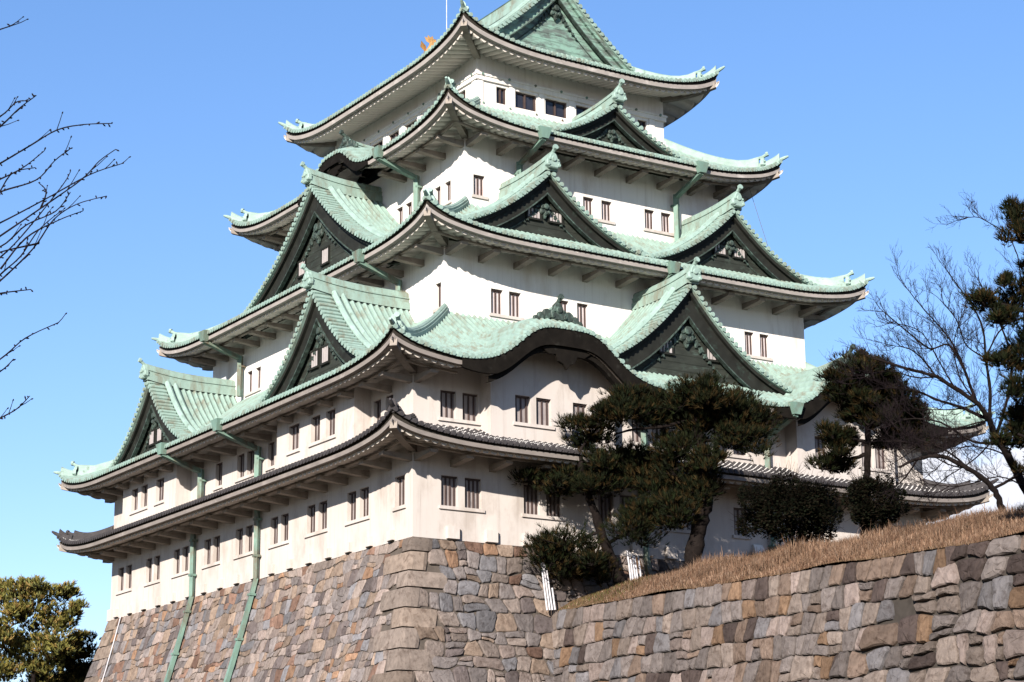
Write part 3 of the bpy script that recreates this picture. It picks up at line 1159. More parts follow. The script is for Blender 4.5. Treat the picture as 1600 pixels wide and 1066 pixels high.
gable('W', 7.95, -1.2, 5.75, 8.55, 13.25, I3, board=.80, windows=((.82, .70, .80), (-.30, .70, .80)), win_z=10.05, pendant=.95, label='dark gable on the long side nearest the corner')
gable('W', 28.3, -1.2, 5.40, 8.50, 12.85, I3, board=.80, windows=((.62, .65, .75), (-.48, .65, .75)), win_z=9.75, pendant=.9, label='dark gable at the far end of the long side')
t5 = TIERS[5]
gable('S', TOPC, 10.58, 5.0, 30.60, 35.12, 14.0, curve=0.74, board=.62, pendant=.95, pale=True, label='pale green gable of the topmost roof', roofless=True, base_drop=.9)
# main ridge of the top roof
rd = MB()
rows = []
for i in range(15):
    y = 10.5 + (L - 21.0) * i / 14
    e = abs(i - 7) / 7
    zz = 35.0 + .25 * e ** 2.5
    rows.append([(TOPC + s_, y, zz + z_) for s_, z_ in ((.5, -.3), (.45, .1), (.36, .15), (.36, .5), (.42, .54), (.2, .66), (0, .72), (-.2, .66), (-.42, .54), (-.36, .5), (-.36, .15), (-.45, .1), (-.5, -.3))])
rd.grid(rows)
rd.poly(rows[0])
rd.poly(rows[-1])
rd.build('ridge', copper, ROOFS[5])


def shachi(y, dirn):
    """gold dolphin-fish ridge ornament: head down on the ridge, tail curled up, fins"""
    b = MB()
    pts, rad = [], []
    for k in range(10):
        u = k / 9
        pts.append((TOPC, y + dirn * (-.75 + 1.1 * u - .9 * u * u), 35.45 + 1.0 * u ** 1.15))
        rad.append((.30, .48, .52, .50, .44, .38, .31, .24, .18, .12)[k])
    b.tube(pts, rad, 12)
    tip = Vector(pts[-1])
    for a in (-50, -20, 15, 50):
        d = Vector((math.sin(R_(a)), dirn * -.15, math.cos(R_(a))))
        s_ = Vector((d.z, 0, -d.x)) * .17
        b.poly([tip - s_ * .4, tip + d * .3 - s_, tip + d * .58, tip + d * .3 + s_, tip + s_ * .4])
    for sg in (-1, 1):
        q = Vector(pts[3])
        b.poly([q + Vector((sg * .4, 0, -.1)), q + Vector((sg * 1.0, dirn * .25, .15)), q + Vector((sg * .95, dirn * .3, .55)), q + Vector((sg * .42, 0, .4))])
    for k in range(2, 8):
        q = Vector(pts[k])
        b.poly([q + Vector((0, dirn * rad[k] * .8, 0)), q + Vector((0, dirn * (rad[k] + .32), .22)), q + Vector((0, dirn * rad[k] * .7, .3))])
    return b.build('golden_fish_ornament', gold, ROOFS[5], smooth=False)


shachi(11.4, 1)
shachi(L - 10.9, -1)


# ---- cusped (undulating) gables: boards, pendant, short ridge
def cusp(tier, side, idx, board=0.80, ridge_len=5.5, lab=''):
    sd = tier.sides[side]
    c, w, A = sd.karas[idx]
    b = MB()
    n = 44

    def strip(r0, r1, d0, d1, m, f=.98):
        rows = []
        for i in range(n + 1):
            a = c - w * f + 2 * w * f * i / n
            e = min(1, (1 - abs(a - c) / w) * 3.0)
            z = sd.ez(a)
            dd = d0 + (d1 - d0) * (.45 + .55 * max(0, e))
            rows.append([sd.P(a, r1, z - d0), sd.P(a, r0, z - d0), sd.P(a, r0, z - dd), sd.P(a, r1, z - dd)])
        b.grid(rows, m)
    strip(.03, .18, .13, .13 + board, 0)
    strip(.30, .62, .13 + board - .02, .13 + board + .28, 1, .72)
    g = b.build('cusped_gable', [cusp_m, cusp_m], keep)
    if lab:
        g['label'] = lab
    u = Vector(sd.P(1, 0, 0)) - Vector(sd.P(0, 0, 0))
    fw = Vector(sd.P(0, -1, 0)) - Vector(sd.P(0, 0, 0))
    p = MB()
    outl = []
    for x, y in ((-1.25, .1), (-.9, -.12), (-.55, -.10), (-.42, -.38), (-.16, -.50), (0, -.72), (.16, -.50), (.42, -.38), (.55, -.10), (.9, -.12), (1.25, .1), (.6, .42), (-.6, .42)):
        outl.append((x * A / 2.0, y * A / 2.0))
    p.prism(outl, u, (0, 0, 1), Vector(sd.P(c, .34, sd.ez(c) - board - .40)), fw, .14, 0, .04)
    p.build('gable_pendant', cusp_m, g)
    rm = MB()
    rows = []
    for i in range(9):
        r = 1.0 + ridge_len * i / 8
        z = sd.sz(c, 1.6) - .06 + .22 * max(0, 1 - i / 4) ** 2
        rows.append([sd.P(c + s_, r, z + z_) for s_, z_ in ((.30, -.1), (.28, .3), (.34, .32), (.34, .42), (.2, .45), (.1, .58), (-.1, .58), (-.2, .45), (-.34, .42), (-.34, .32), (-.28, .3), (-.30, -.1))])
    rm.grid(rows)
    rm.poly(rows[0])
    rm.build('ridge', copper, g)
    o = MB()
    oni_plate(o, Vector(sd.P(c, 1.0, sd.sz(c, 1.0) + .10)), (fw.x, fw.y), .70, .82)
    for sg in (-1, 1):
        for k, (px, pz, rr) in enumerate(((.62, .30, .26), (.98, .22, .20), (1.26, .12, .15))):
            lob = [(sg * px + rr * math.cos(R_(30 * j)) * (1 + .15 * math.cos(R_(90 * j))), pz + rr * math.sin(R_(30 * j))) for j in range(12)]
            o.prism(lob, u, (0, 0, 1), Vector(sd.P(c, .98, sd.sz(c, 1.0) - .04 - .05 * k)), fw, .16, 0, .04)
    o.build('ridge_ornament', orn, g)


cusp(TIERS[2], 'S', 0, lab='left undulating cusped gable over the second storey')
cusp(TIERS[2], 'S', 1, lab='right undulating cusped gable over the second storey, behind the trees')
cusp(TIERS[4], 'W', 0, board=.50, ridge_len=4.4, lab='small undulating cusped gable high on the long side')


# ---- downpipes
def sq_tube(b, pts, w):
    for p, q in zip(pts[:-1], pts[1:]):
        b.beam(p, q, w, w, up=(0.3, 0.2, 1) if abs(Vector(q).z - Vector(p).z) > .1 else (0, 0, 1))


def batter(z):
    return 0.25 * (-z) + 0.006 * z * z if z < 0 else 0.0


def downpipe(side, plane, a, eave_z, d, z_end, over=False, elbow=0.0):
    """hopper at the eave, sloping trough to the wall, square pipe down the wall"""
    def P(t, z, da=0):
        return (a + da, plane + t, z) if side == 'S' else (plane + t, a + da, z)
    b = MB()
    if eave_z is not None:
        h = [P(-d - .20, eave_z - .50, -.20), P(-d - .20, eave_z - .50, .20), P(-d + .10, eave_z - .50, .20), P(-d + .10, eave_z - .50, -.20),
             P(-d - .26, eave_z + .10, -.38), P(-d - .26, eave_z + .10, .38), P(-d + .16, eave_z + .10, .38), P(-d + .16, eave_z + .10, -.38)]
        b.box8(h)
        sq_tube(b, [P(-d - .05, eave_z - .48), P(-.34, eave_z - 1.22)], .24)
        sq_tube(b, [P(-.32, eave_z - 1.08), P(-.32, z_end)], .26)
        z = eave_z - 1.8
        b.box(P(-.43, eave_z - 1.75, -.16), P(0, eave_z - 1.65, .16))
    else:
        top = 3.75
        sq_tube(b, [P(-.24, top), P(-.24, .0)], .22)
        zz = 0.0
        pts = []
        while zz > z_end:
            pts.append(P(-batter(zz) - .24, zz))
            zz -= 1.0
        sq_tube(b, pts, .22)
        for z in (3.0, 1.1, -.9, -3.2):
            if z < z_end + .4:
                continue
            t = -batter(z)
            b.box(P(t - .40, z, -.17), P(t - .06, z + .12, .17))
    o = b.build('downpipe', pipe_m, keep)
    return o


downpipe('W', 0, 15.5, None, 0, -9.0)
downpipe('W', 0, 23.4, None, 0, -9.0)
downpipe('S', 0, 20.9, None, 0, -1.6)
downpipe('S', 0, 12.9, None, 0, -1.9)
downpipe('W', 0, 15.4, 7.92, 2.6, 5.15)
downpipe('W', 0, 22.45, 7.92, 2.6, 5.15)
downpipe('S', 0, 20.7, 7.95, 2.6, 5.0)
downpipe('S', 0, 12.9, 7.95, 2.6, 5.0)
downpipe('W', I3, 8.2, 15.75, 2.6, 14.0)
downpipe('W', I3, 26.8, 15.8, 2.6, 12.3)
downpipe('S', I3, 16.5, 15.75, 2.6, 14.2)
downpipe('W', I4, 11.9, 23.05, 2.65, 20.0)
downpipe('S', I4, 10.65, 23.05, 2.65, 20.3)
downpipe('S', I4, 21.1, 23.05, 2.65, 19.2)
# white flared foot beside the pipe on the right face
fl = MB()
fl.box8([(19.5, -1.5, -1.9), (20.5, -1.5, -1.9), (20.5, .1, -1.9), (19.5, .1, -1.9), (19.7, -.12, 1.15), (20.3, -.12, 1.15), (20.3, .1, 1.15), (19.7, .1, 1.15)])
fl.build('wall_buttress', plaster, keep)
# lightning wires and mast
cb = MB()
cb.tube([(W - I5 + .05, I5 + .3, 26.2), (24.4, 7.0, 24.0)], .018, 4)
cb.tube([(W - I4 + 1.3, I4 - 1.2, 23.0), (27.6, 5.8, 16.6)], .018, 4)
cb.build('cable', black_m, keep)
an = MB()
an.tube([(10.0, 13.5, 30.8), (10.0, 13.5, 37.0)], .025, 6)
an.build('mast', pole_m, keep)

# ------------------------------------------------------------------ stone walls
def clip_poly(poly, px, py, nx, ny):
    """keep the part of poly on the side (p - P).n <= 0"""
    out = []
    n = len(poly)
    for i in range(n):
        a, b = poly[i], poly[(i + 1) % n]
        da = (a[0] - px) * nx + (a[1] - py) * ny
        db = (b[0] - px) * nx + (b[1] - py) * ny
        if da <= 0:
            out.append(a)
        if da * db < 0:
            t = da / (da - db)
            out.append((a[0] + (b[0] - a[0]) * t, a[1] + (b[1] - a[1]) * t))
    return out


def voronoi(seeds, reach):
    cell = {}
    for i, (x, y) in enumerate(seeds):
        cell.setdefault((int(x // reach), int(y // reach)), []).append(i)
    res = []
    for i, (x, y) in enumerate(seeds):
        poly = [(x - reach, y - reach), (x + reach, y - reach), (x + reach, y + reach), (x - reach, y + reach)]
        nb = []
        gx, gy = int(x // reach), int(y // reach)
        for dx in (-2, -1, 0, 1, 2):
            for dy in (-2, -1, 0, 1, 2):
                nb += cell.get((gx + dx, gy + dy), [])
        nb = sorted((j for j in nb if j != i), key=lambda j: (seeds[j][0] - x) ** 2 + (seeds[j][1] - y) ** 2)[:22]
        for j in nb:
            qx, qy = seeds[j]
            poly = clip_poly(poly, (x + qx) / 2, (y + qy) / 2, qx - x, qy - y)
            if len(poly) < 3:
                break
        res.append(poly)
    return res


def chaikin(poly, f=0.20):
    out = []
    n = len(poly)
    for i in range(n):
        a, b = poly[i], poly[(i + 1) % n]
        out.append((a[0] + (b[0] - a[0]) * f, a[1] + (b[1] - a[1]) * f))
        out.append((a[0] + (b[0] - a[0]) * .5, a[1] + (b[1] - a[1]) * .5))
        out.append((b[0] + (a[0] - b[0]) * f, b[1] + (a[1] - b[1]) * f))
    return out


def put_stone(mb, poly, P, rng, tone, proud=0.10, gap=0.028, rough=0.018):
    n0 = len(poly)
    if n0 < 3:
        return
    cx, cy = sum(p[0] for p in poly) / n0, sum(p[1] for p in poly) / n0
    size = max(.05, sum(math.hypot(p[0] - cx, p[1] - cy) for p in poly) / n0)
    poly = chaikin(poly)
    tilt = (rng.uniform(-.10, .10), rng.uniform(-.10, .10))
    pr = proud * rng.uniform(.6, 1.3)

    def ring(k, n, jit):
        ids = []
        for x, y in poly:
            d = math.hypot(x - cx, y - cy)
            kk = max(0.15, 1 - k / max(d, .05))
            X, Y = cx + (x - cx) * kk, cy + (y - cy) * kk
            nn = n + (tilt[0] * (X - cx) + tilt[1] * (Y - cy) if n > 0 else 0) + rng.uniform(-jit, jit)
            ids.append(mb.vert(P(X, Y, nn), tone))
        return ids
    r0 = ring(gap * .5, -.10, 0)
    r1 = ring(gap, pr * .45, rough * .4)
    r2 = ring(gap + size * .10, pr * .85, rough * .7)
    r3 = ring(gap + size * .42, pr, rough)
    n = len(poly)
    for A, B in ((r0, r1), (r1, r2), (r2, r3)):
        for i in range(n):
            mb.face((A[i], A[(i + 1) % n], B[(i + 1) % n], B[i]))
    mb.face(r3)


STONE_TONES = [((.235, .218, .21), 24), ((.285, .248, .22), 26), ((.31, .248, .195), 18), ((.29, .19, .125), 6), ((.15, .132, .128), 16), ((.315, .268, .24), 16), ((.205, .21, .222), 9), ((.22, .145, .11), 7)]


def tone_of(rng, k=1.0, tones=STONE_TONES):
    t = rng.uniform(0, sum(w for c, w in tones))
    for c, w in tones:
        t -= w
        if t <= 0:
            break
    v = rng.uniform(.70, 1.30) * k * .60 / 0.55
    return (min(1.6, c[0] * v * 1.06), c[1] * v * .985, c[2] * v * .965)


def seeds_rows(rng, x0, x1, y0, y1, rw, cw, jx, jy, drop):
    out = []
    y = y0
    row = 0
    while y < y1:
        x = x0 + rng.uniform(0, cw)
        h = rw * rng.uniform(.8, 1.25)
        while x < x1:
            if rng.random() > drop:
                out.append((x + rng.uniform(-jx, jx), y + h / 2 + rng.uniform(-jy, jy)))
            x += cw * rng.uniform(.62, 1.4)
        y += h
    return out


base = MB()
GZ = -16.5
DEEP = 11.0
rng = random.Random(11)
# backing faces (joints)
zs = [0, -.7, -2, -4, -6.5, -9, -12, -17.2]
ring_rows = []
for z in zs:
    b = batter(z) - .03
    ring_rows.append([(-b, -b, z), (W + b, -b, z), (W + b, L + b, z), (-b, L + b, z), (-b, -b, z)])
base.grid(ring_rows, 1, (1, 1, 1))
base.poly([(0, 0, -.01), (W, 0, -.01), (W, L, -.01), (0, L, -.01)], 1, (1, 1, 1))


def PL(s, h, n):
    return (-batter(-h) - n, s, -h)


def PRt(s, h, n):
    return (s, -batter(-h) - n, -h)


def rubble(mb, P, s0, s1, depth, row_h, widths, wav, rng, tones, k, lim, skip, proud, gap, rough, top_h=None, end=None):
    """roughly coursed rubble: wavy courses, leaning joints, split and doubled stones"""
    hh = [0.0]
    while hh[-1] < depth:
        hh.append(hh[-1] + (top_h if (top_h and len(hh) == 1) else rng.uniform(*row_h)))
    ph = [[rng.uniform(0, 6.28) for _ in range(3)] for _ in hh]

    def cz(r, s):
        if r == 0:
            return 0.0
        q = ph[r]
        return hh[r] + wav * (.55 * math.sin(s * .8 + q[0]) + .45 * math.sin(s * 2.1 + q[1]) + .35 * math.sin(s * 4.3 + q[2]))
    busy = {}
    for r in range(len(hh) - 1):
        s = s0 - rng.random() * .6
        lean_prev = 0
        while s < s1:
            wd = rng.uniform(*widths) * (1 if r else .9)
            if rng.random() < .12:
                wd *= 1.5
            lean = rng.uniform(-.16, .16) * min(1.2, wd + .2)
            e = s + wd
            if end and e > end(r):
                break
            if not (lim(s, hh[r]) and lim(e, hh[r + 1])):
                s, lean_prev = e, lean
                continue
            mid_s = (s + e) / 2
            if skip and skip(mid_s, (hh[r] + hh[r + 1]) / 2):
                s, lean_prev = e, lean
                continue
            jt = lambda: rng.uniform(-.05, .05)
            top = [(s + lean_prev, cz(r, s) + jt() * .6), (mid_s + jt(), cz(r, mid_s) + jt()), (e + lean, cz(r, e) + jt() * .6)]
            bot = [(e - lean, cz(r + 1, e) + jt() * .6), (mid_s + jt(), cz(r + 1, mid_s) + jt()), (s - lean_prev, cz(r + 1, s) + jt() * .6)]
            tn = tone_of(rng, k, tones)
            u = rng.random()
            if r and u < .16:
                f = rng.uniform(.35, .65)
                m_ = [(a[0] + (b[0] - a[0]) * f, a[1] + (b[1] - a[1]) * f + jt()) for a, b in zip(top, bot[::-1])]
                put_stone(mb, top + m_[::-1], P, rng, tn, proud, gap, rough)
                put_stone(mb, m_ + bot, P, rng, tone_of(rng, k, tones), proud, gap, rough)
            elif r and u < .24 and wd > .7:
                f = rng.uniform(.3, .7)
                x_ = s + wd * f
                put_stone(mb, [top[0], (x_ + jt(), cz(r, x_)), (x_ + jt(), cz(r + 1, x_)), bot[2]], P, rng, tn, proud, gap, rough)
                y_ = cz(r, x_) + (cz(r + 1, x_) - cz(r, x_)) * rng.uniform(.4, .7)
                put_stone(mb, [(x_, cz(r, x_)), top[2], (e, y_ + jt()), (x_, y_)], P, rng, tone_of(rng, k, tones), proud, gap, rough)
                put_stone(mb, [(x_, y_), (e, y_), bot[0], (x_, cz(r + 1, x_))], P, rng, tone_of(rng, k, tones), proud, gap, rough)
            else:
                put_stone(mb, top + bot, P, rng, tn, proud, gap, rough)
            s, lean_prev = e, lean


QH = [.68, .92, .78, .95, .92, .96, 1.0, 1.05, 1.0, 1.1, 1.1, 1.1]
QR = [1.15, .95, 2.1, .85, 1.75, 1.0, 1.9, 1.0, 2.0, 1.0, 2.0, 1.0]
QL = [.8, 2.3, .95, 2.2, 1.0, 2.4, 1.0, 2.3, 1.1, 2.3, 1.1, 2.3]


def in_quoin(lens, d, h):
    z = 0
    for q, l in zip(QH, lens):
        if z <= h < z + q:
            return d < l - .15
        z += q
    return False


rubble(base, PL, -3.6, L + 3.6, DEEP, (.42, .74), (.34, .88), .13, rng, STONE_TONES, .92,
       lambda s, h: -batter(-h) - .15 < s < L + batter(-h) + .15,
       lambda s, h: in_quoin(QL, s + batter(-h), h) or in_quoin(QR, (L + batter(-h) - s) / 1.2, h), .040, .016, .010, .40)
rubble(base, PRt, -3.6, W + 3.0, DEEP, (.55, .90), (.45, 1.10), .13, rng, STONE_TONES, .72,  # toned darker than the left face: its weaker sun is put into the colour
       lambda s, h: -batter(-h) - .15 < s < W + batter(-h),
       lambda s, h: in_quoin(QR, s + batter(-h), h), .085, .026, .016, .52)


# corner stones, alternately long on one face and on the other
def quoin(z0, z1, la, lb, cy0, sgn):
    """la: length along y, lb: length along x"""
    tone = tone_of(rng, .58, [((.43, .36, .295), 3), ((.375, .325, .28), 2), ((.34, .32, .31), 1)])
    pr = .12

    def cpt(x, y, z):
        return (x, cy0 + sgn * y, z)
    nz_, ny, nx = 3, 5, 5
    g = .03
    rows = []
    for i in range(nz_ + 1):
        z = z0 + (z1 - z0) * i / nz_
        zz = z - (g if i == 0 else (-g if i == nz_ else 0))
        b = batter(z)
        ed = .0 if 0 < i < nz_ else .022
        row = []
        for j in range(ny + 1):
            y = la * (1 - j / ny)
            e = .06 if j == 0 else (.03 if j == ny else 0)
            row.append(cpt(-b - pr + ed + e + rng.uniform(-.010, .010), -b - (pr if j == ny else 0) + (.04 if j == ny else 0) + y, zz))
        for j in range(1, nx + 1):
            x = lb * j / nx
            e = .06 if j == nx else 0
            row.append(cpt(-b - pr + x, -b - pr + ed + e + rng.uniform(-.010, .010), zz))
        rows.append(row)
    # close the rim back into the wall
    top = [cpt(max(p[0], -batter(z0) - .02) if k > ny else -batter(z0) + .12, (p[1] - cy0) * sgn if k <= ny else -batter(z0) + .12, z0 - g) for k, p in enumerate(rows[0])]
    bot = [cpt(p[0] if k > ny else -batter(z1) + .12, (p[1] - cy0) * sgn if k <= ny else -batter(z1) + .12, z1 + g) for k, p in enumerate(rows[-1])]
    rows = [top] + rows + [bot]
    base.grid(rows, 0, tone)
    base.poly([r[0] for r in rows[1:-1]] + [cpt(-batter(z1) + .1, la - batter(z1), z1 + g), cpt(-batter(z0) + .1, la - batter(z0), z0 - g)], 0, tone)
    base.poly([r[-1] for r in rows[1:-1]] + [cpt(lb - batter(z1), -batter(z1) + .1, z1 + g), cpt(lb - batter(z0), -batter(z0) + .1, z0 - g)], 0, tone)


z = 0.0
k = 0
hts, rl, ll = QH, QR, QL
for h, a, b in zip(hts, ll, rl):
    quoin(z, z - h, a, b, 0.0, 1)
    z -= h
z = 0.0
for h, a, b in zip(hts, rl, ll):
    quoin(z, z - h, a * 1.2, b, L, -1)
    z -= h
so = base.build('stone_base', [stone, mortar_lt], keep)
so['label'] = 'battered base of brown and grey fitted stones'
cd = MB()
cd.tube([PL(33.6 - .04 * h, h, .12) for h in (0, .5, 1.5, 3, 5, 8)], .032, 6)
cd.build('conduit', pole_m, keep)

# ---- lower retaining wall of the bank, running from the keep towards the camera
TOPZ = -3.04


def xw(y):
    return 7.05 - .095 * (y + .84)


def PB(s, h, n):
    """s: distance from the keep along the wall, h: depth below its top"""
    y = -.30 - s
    return (xw(y) - .23 * h - n, y - .0, TOPZ - h)


bank_wall = MB()
rng = random.Random(5)
BL, BH = 46.0, 13.6
bank_wall.grid([[PB(s, h, -.06) for s in (-2, 5, 15, 30, BL)] for h in (0.02, 3, 7, BH)], 1, (1, 1, 1))
bank_wall.poly([PB(-2, .02, -.06), PB(BL, .02, -.06), PB(BL, .02, -.9), PB(-2, .02, -.9)], 2, (1, 1, 1))
BT = [((.165, .15, .142), 24), ((.20, .172, .15), 22), ((.18, .14, .112), 14), ((.19, .13, .085), 5), ((.075, .06, .055), 15), ((.235, .20, .182), 14), ((.165, .165, .172), 8)]
rubble(bank_wall, PB, -1.4, BL, 9.5, (.70, .95), (.42, .82), .10, rng, BT, .84, lambda s, h: True, None, .13, .030, .020, .90, lambda r: 24.5 - 1.25 * r)
# larger rough stones further along the wall
rubble(bank_wall, PB, 8.0, BL, 10.5, (.70, 1.05), (.60, 1.30), .17, rng, BT, .78, lambda s, h: s > 23.7 - 1.5 * h, None, .20, .055, .03)
bw = bank_wall.build('retaining_wall', [stone, mortar, soil])
tag(bw, 'long coursed stone retaining wall below the dry grass bank', 'stone wall')

# ------------------------------------------------------------------ terrain
gm = MB()
S_ = 4000
gm.poly([(-S_, -S_, GZ), (S_, -S_, GZ), (S_, S_, GZ), (-S_, S_, GZ)])
tag(gm.build('ground', ground_m), kind='structure')


def bank_z(o, y=0):
    """height of the bank o metres behind the wall face"""
    t = min(1, max(0, o / 4.2))
    zz = TOPZ + .02 + 1.36 * (1.5 * t - .5 * t ** 3)
    if o > 4.2:
        zz += .012 * (o - 4.2)
    return zz + .05 * math.sin(o * 1.7 + y * .6) + .04 * math.sin(y * 1.3)


tm = MB()
rows = []
offs = [-.06, .5, 1, 1.6, 2.3, 3.1, 4.0, 5, 6.5, 9, 13, 20, 32]
ys = [2.0, .5] + [-.5 - .75 * i for i in range(62)]
for y in ys:
    rows.append([(xw(y) + o, y, bank_z(o, y)) for o in offs] + [(xw(y) + 32, y, GZ - .4)])
tm.grid(rows)
tm.poly([rows[-1][k] for k in range(len(rows[-1]))] + [(rows[-1][0][0], rows[-1][0][1], GZ - .4)])
tag(tm.build('grass_bank', soil, None, True), kind='structure')

# dry pampas-like grass
gr = MB()
rng = random.Random(21)
for i in range(78000):
    y = -1.0 - 40.0 * rng.random()
    o = 5.6 * rng.random() ** .9
    near = min(1, max(0, (-y - 2.5) / 5.5))           # short green turf next to the keep, tall dry stalks further on
    edge = min(1, .45 + o / 2.2)
    hgt = (.15 + .50 * near) * edge * rng.uniform(.55, 1.25)
    x0, z0 = xw(y) - .10 + o, bank_z(-.10 + o, y)
    clump = .5 + .5 * math.sin(y * 2.3 + 1.3 * math.sin(o * 2)) * math.sin(o * 2.9 + y)
    hgt *= .72 + .5 * clump
    az = rng.uniform(0, 6.28)
    lean = rng.uniform(.15, .8)
    w = rng.uniform(.006, .014)
    dx, dy = math.cos(az) * lean + .10, math.sin(az) * lean + .16
    if o < .22 and rng.random() < .7:
        dx -= rng.uniform(.5, 1.1)
        hgt *= 1.25
    px, py = -math.sin(az) * w, math.cos(az) * w
    g = rng.random()
    if near < .5 and g < .75 - near:
        c = (.115 * rng.uniform(.7, 1.3), .098 * rng.uniform(.7, 1.3), .045)
    else:
        q = rng.uniform(.7, 1.25)
        c = (.27 * q, .190 * q, .135 * q) if g < .55 else ((.18 * q, .112 * q, .078 * q) if g < .85 else (.37 * q, .285 * q, .22 * q))
    if near > .8 and rng.random() < .0016:
        hgt = rng.uniform(1.0, 1.5)
        w *= 1.6
    hgt *= .78 + .34 * math.sin(y * .9 + 2 * math.sin(y * .37)) * math.sin(o * 1.4 + .6 * y)
    px, py = -math.sin(az) * w, math.cos(az) * w
    c = tuple(v * (.50 + .10 * math.sin(y * 1.9 + o * 2.1) * math.sin(y * .53)) / .56 for v in c)
    a = (x0 - px, y - py, z0 - .02)
    b = (x0 + px, y + py, z0 - .02)
    m1 = (x0 + dx * hgt * .35, y + dy * hgt * .35, z0 + hgt * .62)
    t = (x0 + dx * hgt * 1.0, y + dy * hgt * 1.0, z0 + hgt * (.97 if dx > -.3 else .30))
    ia, ib = gr.vert(a, c), gr.vert(b, c)
    ic, id_ = gr.vert((m1[0] - px * .8, m1[1] - py * .8, m1[2]), c), gr.vert((m1[0] + px * .8, m1[1] + py * .8, m1[2]), c)
    it = gr.vert(t, c)
    gr.face((ia, ib, id_, ic))
    gr.face((ic, id_, it))
tag(gr.build('dry_grass', grass_m), kind='stuff')

# ------------------------------------------------------------------ trees
A_TR = [
     [(10.11, -2.0, -2.23), (9.87, -2.07, -1.51), (9.54, -2.08, -0.78), (9.01, -2.1, 0.37), (8.42, -2.16, 1.82), (7.87, -2.21, 3.12), (7.57, -2.37, 4.28)] ,
     [(7.9, -2.23, 3.12), (7.34, -1.89, 3.21), (6.73, -1.45, 3.05)] ,
     [(8.93, -2.13, 0.66), (8.46, -1.76, 0.44), (7.88, -1.27, 0.1), (7.55, -0.95, -0.24)] ,
     [(8.21, -2.16, 2.25), (8.74, -2.73, 2.97), (9.44, -3.31, 3.39)] ,
     [(7.6, -2.37, 4.19), (7.74, -2.6, 4.65), (7.95, -2.84, 4.99)] ,
     [(9.25, -2.16, 0.08), (9.82, -2.66, 0.51), (10.4, -3.15, 0.87)] ,
]
A_PD = [
    ((7.27, -2.02, -0.59), 1.71, 1.12),
    ((6.98, -0.84, -0.27), 0.83, 0.71),
    ((9.02, -0.91, -0.82), 1.08, 0.90),
    ((9.86, -3.88, 0.84), 1.54, 1.12),
    ((6.5, -1.26, 2.93), 1.31, 0.66),
    ((9.94, -2.63, 3.62), 2.23, 1.08),
    ((8.22, -3.21, 2.99), 1.18, 0.89),
    ((8.0, -2.67, 5.18), 1.37, 0.72),
    ((10.96, -3.01, 3.59), 1.27, 1.02),
]
B_TR = [
     [(11.47, -5.12, -2.07), (11.52, -5.37, -1.36), (11.57, -5.75, -0.23), (11.66, -6.16, 0.9), (11.73, -6.51, 1.88), (11.46, -6.74, 3.16), (11.16, -6.9, 4.29), (10.79, -7.01, 5.43), (10.58, -7.18, 6.42)] ,
     [(11.43, -6.67, 3.02), (10.84, -6.35, 3.22), (10.25, -5.91, 3.03)] ,
     [(11.11, -6.86, 4.29), (11.79, -7.32, 4.34), (12.55, -7.76, 4.16)] ,
     [(10.76, -6.99, 5.43), (10.12, -6.47, 5.09), (9.26, -5.86, 4.93), (8.41, -5.28, 4.83), (7.83, -4.83, 4.61)] ,
     [(10.83, -6.99, 5.28), (11.4, -7.4, 5.42), (12.35, -8.09, 5.63)] ,
     [(10.72, -7.05, 5.71), (9.89, -6.51, 5.72), (8.64, -5.75, 5.87)] ,
     [(11.67, -6.26, 1.18), (11.11, -5.89, 1.18), (10.5, -5.48, 1.13)] ,
]
B_PD = [
    ((10.33, -8.34, 6.3), 1.21, 0.87),
    ((10.32, -7.16, 6.0), 1.17, 0.82),
    ((8.89, -5.17, 6.11), 1.71, 0.94),
    ((7.22, -5.81, 5.55), 0.87, 0.75),
    ((12.34, -8.12, 5.75), 1.40, 1.05),
    ((11.64, -6.54, 5.61), 1.65, 0.89),
    ((12.13, -8.28, 4.08), 1.22, 0.64),
    ((10.62, -6.2, 4.06), 1.32, 0.82),
    ((10.99, -4.92, 2.67), 1.66, 0.95),
    ((10.23, -5.84, 1.12), 1.22, 0.87),
    ((9.66, -5.85, 5.82), 1.18, 0.82),
    ((10.99, -7.81, 3.22), 0.87, 0.58),
    ((11.33, -6.61, 2.13), 0.88, 0.70),
]
C_TR = [
     [(13.26, -15.2, -1.41), (13.07, -15.56, 0.16), (12.9, -15.9, 1.58), (12.79, -16.2, 2.78), (12.6, -16.4, 3.83), (12.34, -16.64, 5.13), (12.15, -16.84, 6.18)] ,
     [(12.79, -16.2, 2.78), (12.3, -15.9, 2.84), (11.61, -15.48, 2.95)] ,
     [(12.84, -16.06, 2.26), (12.18, -15.58, 2.05), (11.53, -15.09, 1.88)] ,
     [(12.7, -16.3, 3.3), (13.34, -16.8, 3.56), (13.97, -17.17, 3.44)] ,
     [(12.55, -16.45, 4.09), (11.97, -16.2, 4.49), (11.5, -15.93, 4.62)] ,
]
C_PD = [
    ((11.19, -17.33, 5.4), 1.07, 0.59),
    ((12.01, -17.04, 6.23), 0.24, 0.38),
    ((13.1, -16.16, 4.62), 1.53, 0.76),
    ((11.35, -16.89, 4.55), 0.91, 0.64),
    ((13.71, -17.24, 4.2), 0.81, 0.76),
    ((14.59, -16.52, 3.52), 0.98, 0.82),
    ((11.05, -15.91, 2.87), 0.72, 0.51),
    ((11.56, -14.85, 1.9), 0.98, 0.41),
    ((13.05, -15.1, 3.06), 0.41, 0.36),
    ((12.83, -17.47, 5.02), 0.65, 0.43),
]
D_SH = [
    ((11.33, -12.93, 0.14), 2.03, 1.70),
    ((10.51, -12.44, 0.28), 1.15, 1.37),
    ((12.14, -13.45, 0.13), 1.10, 1.43),
    ((11.21, -13.14, 1.07), 1.43, 0.93),
]
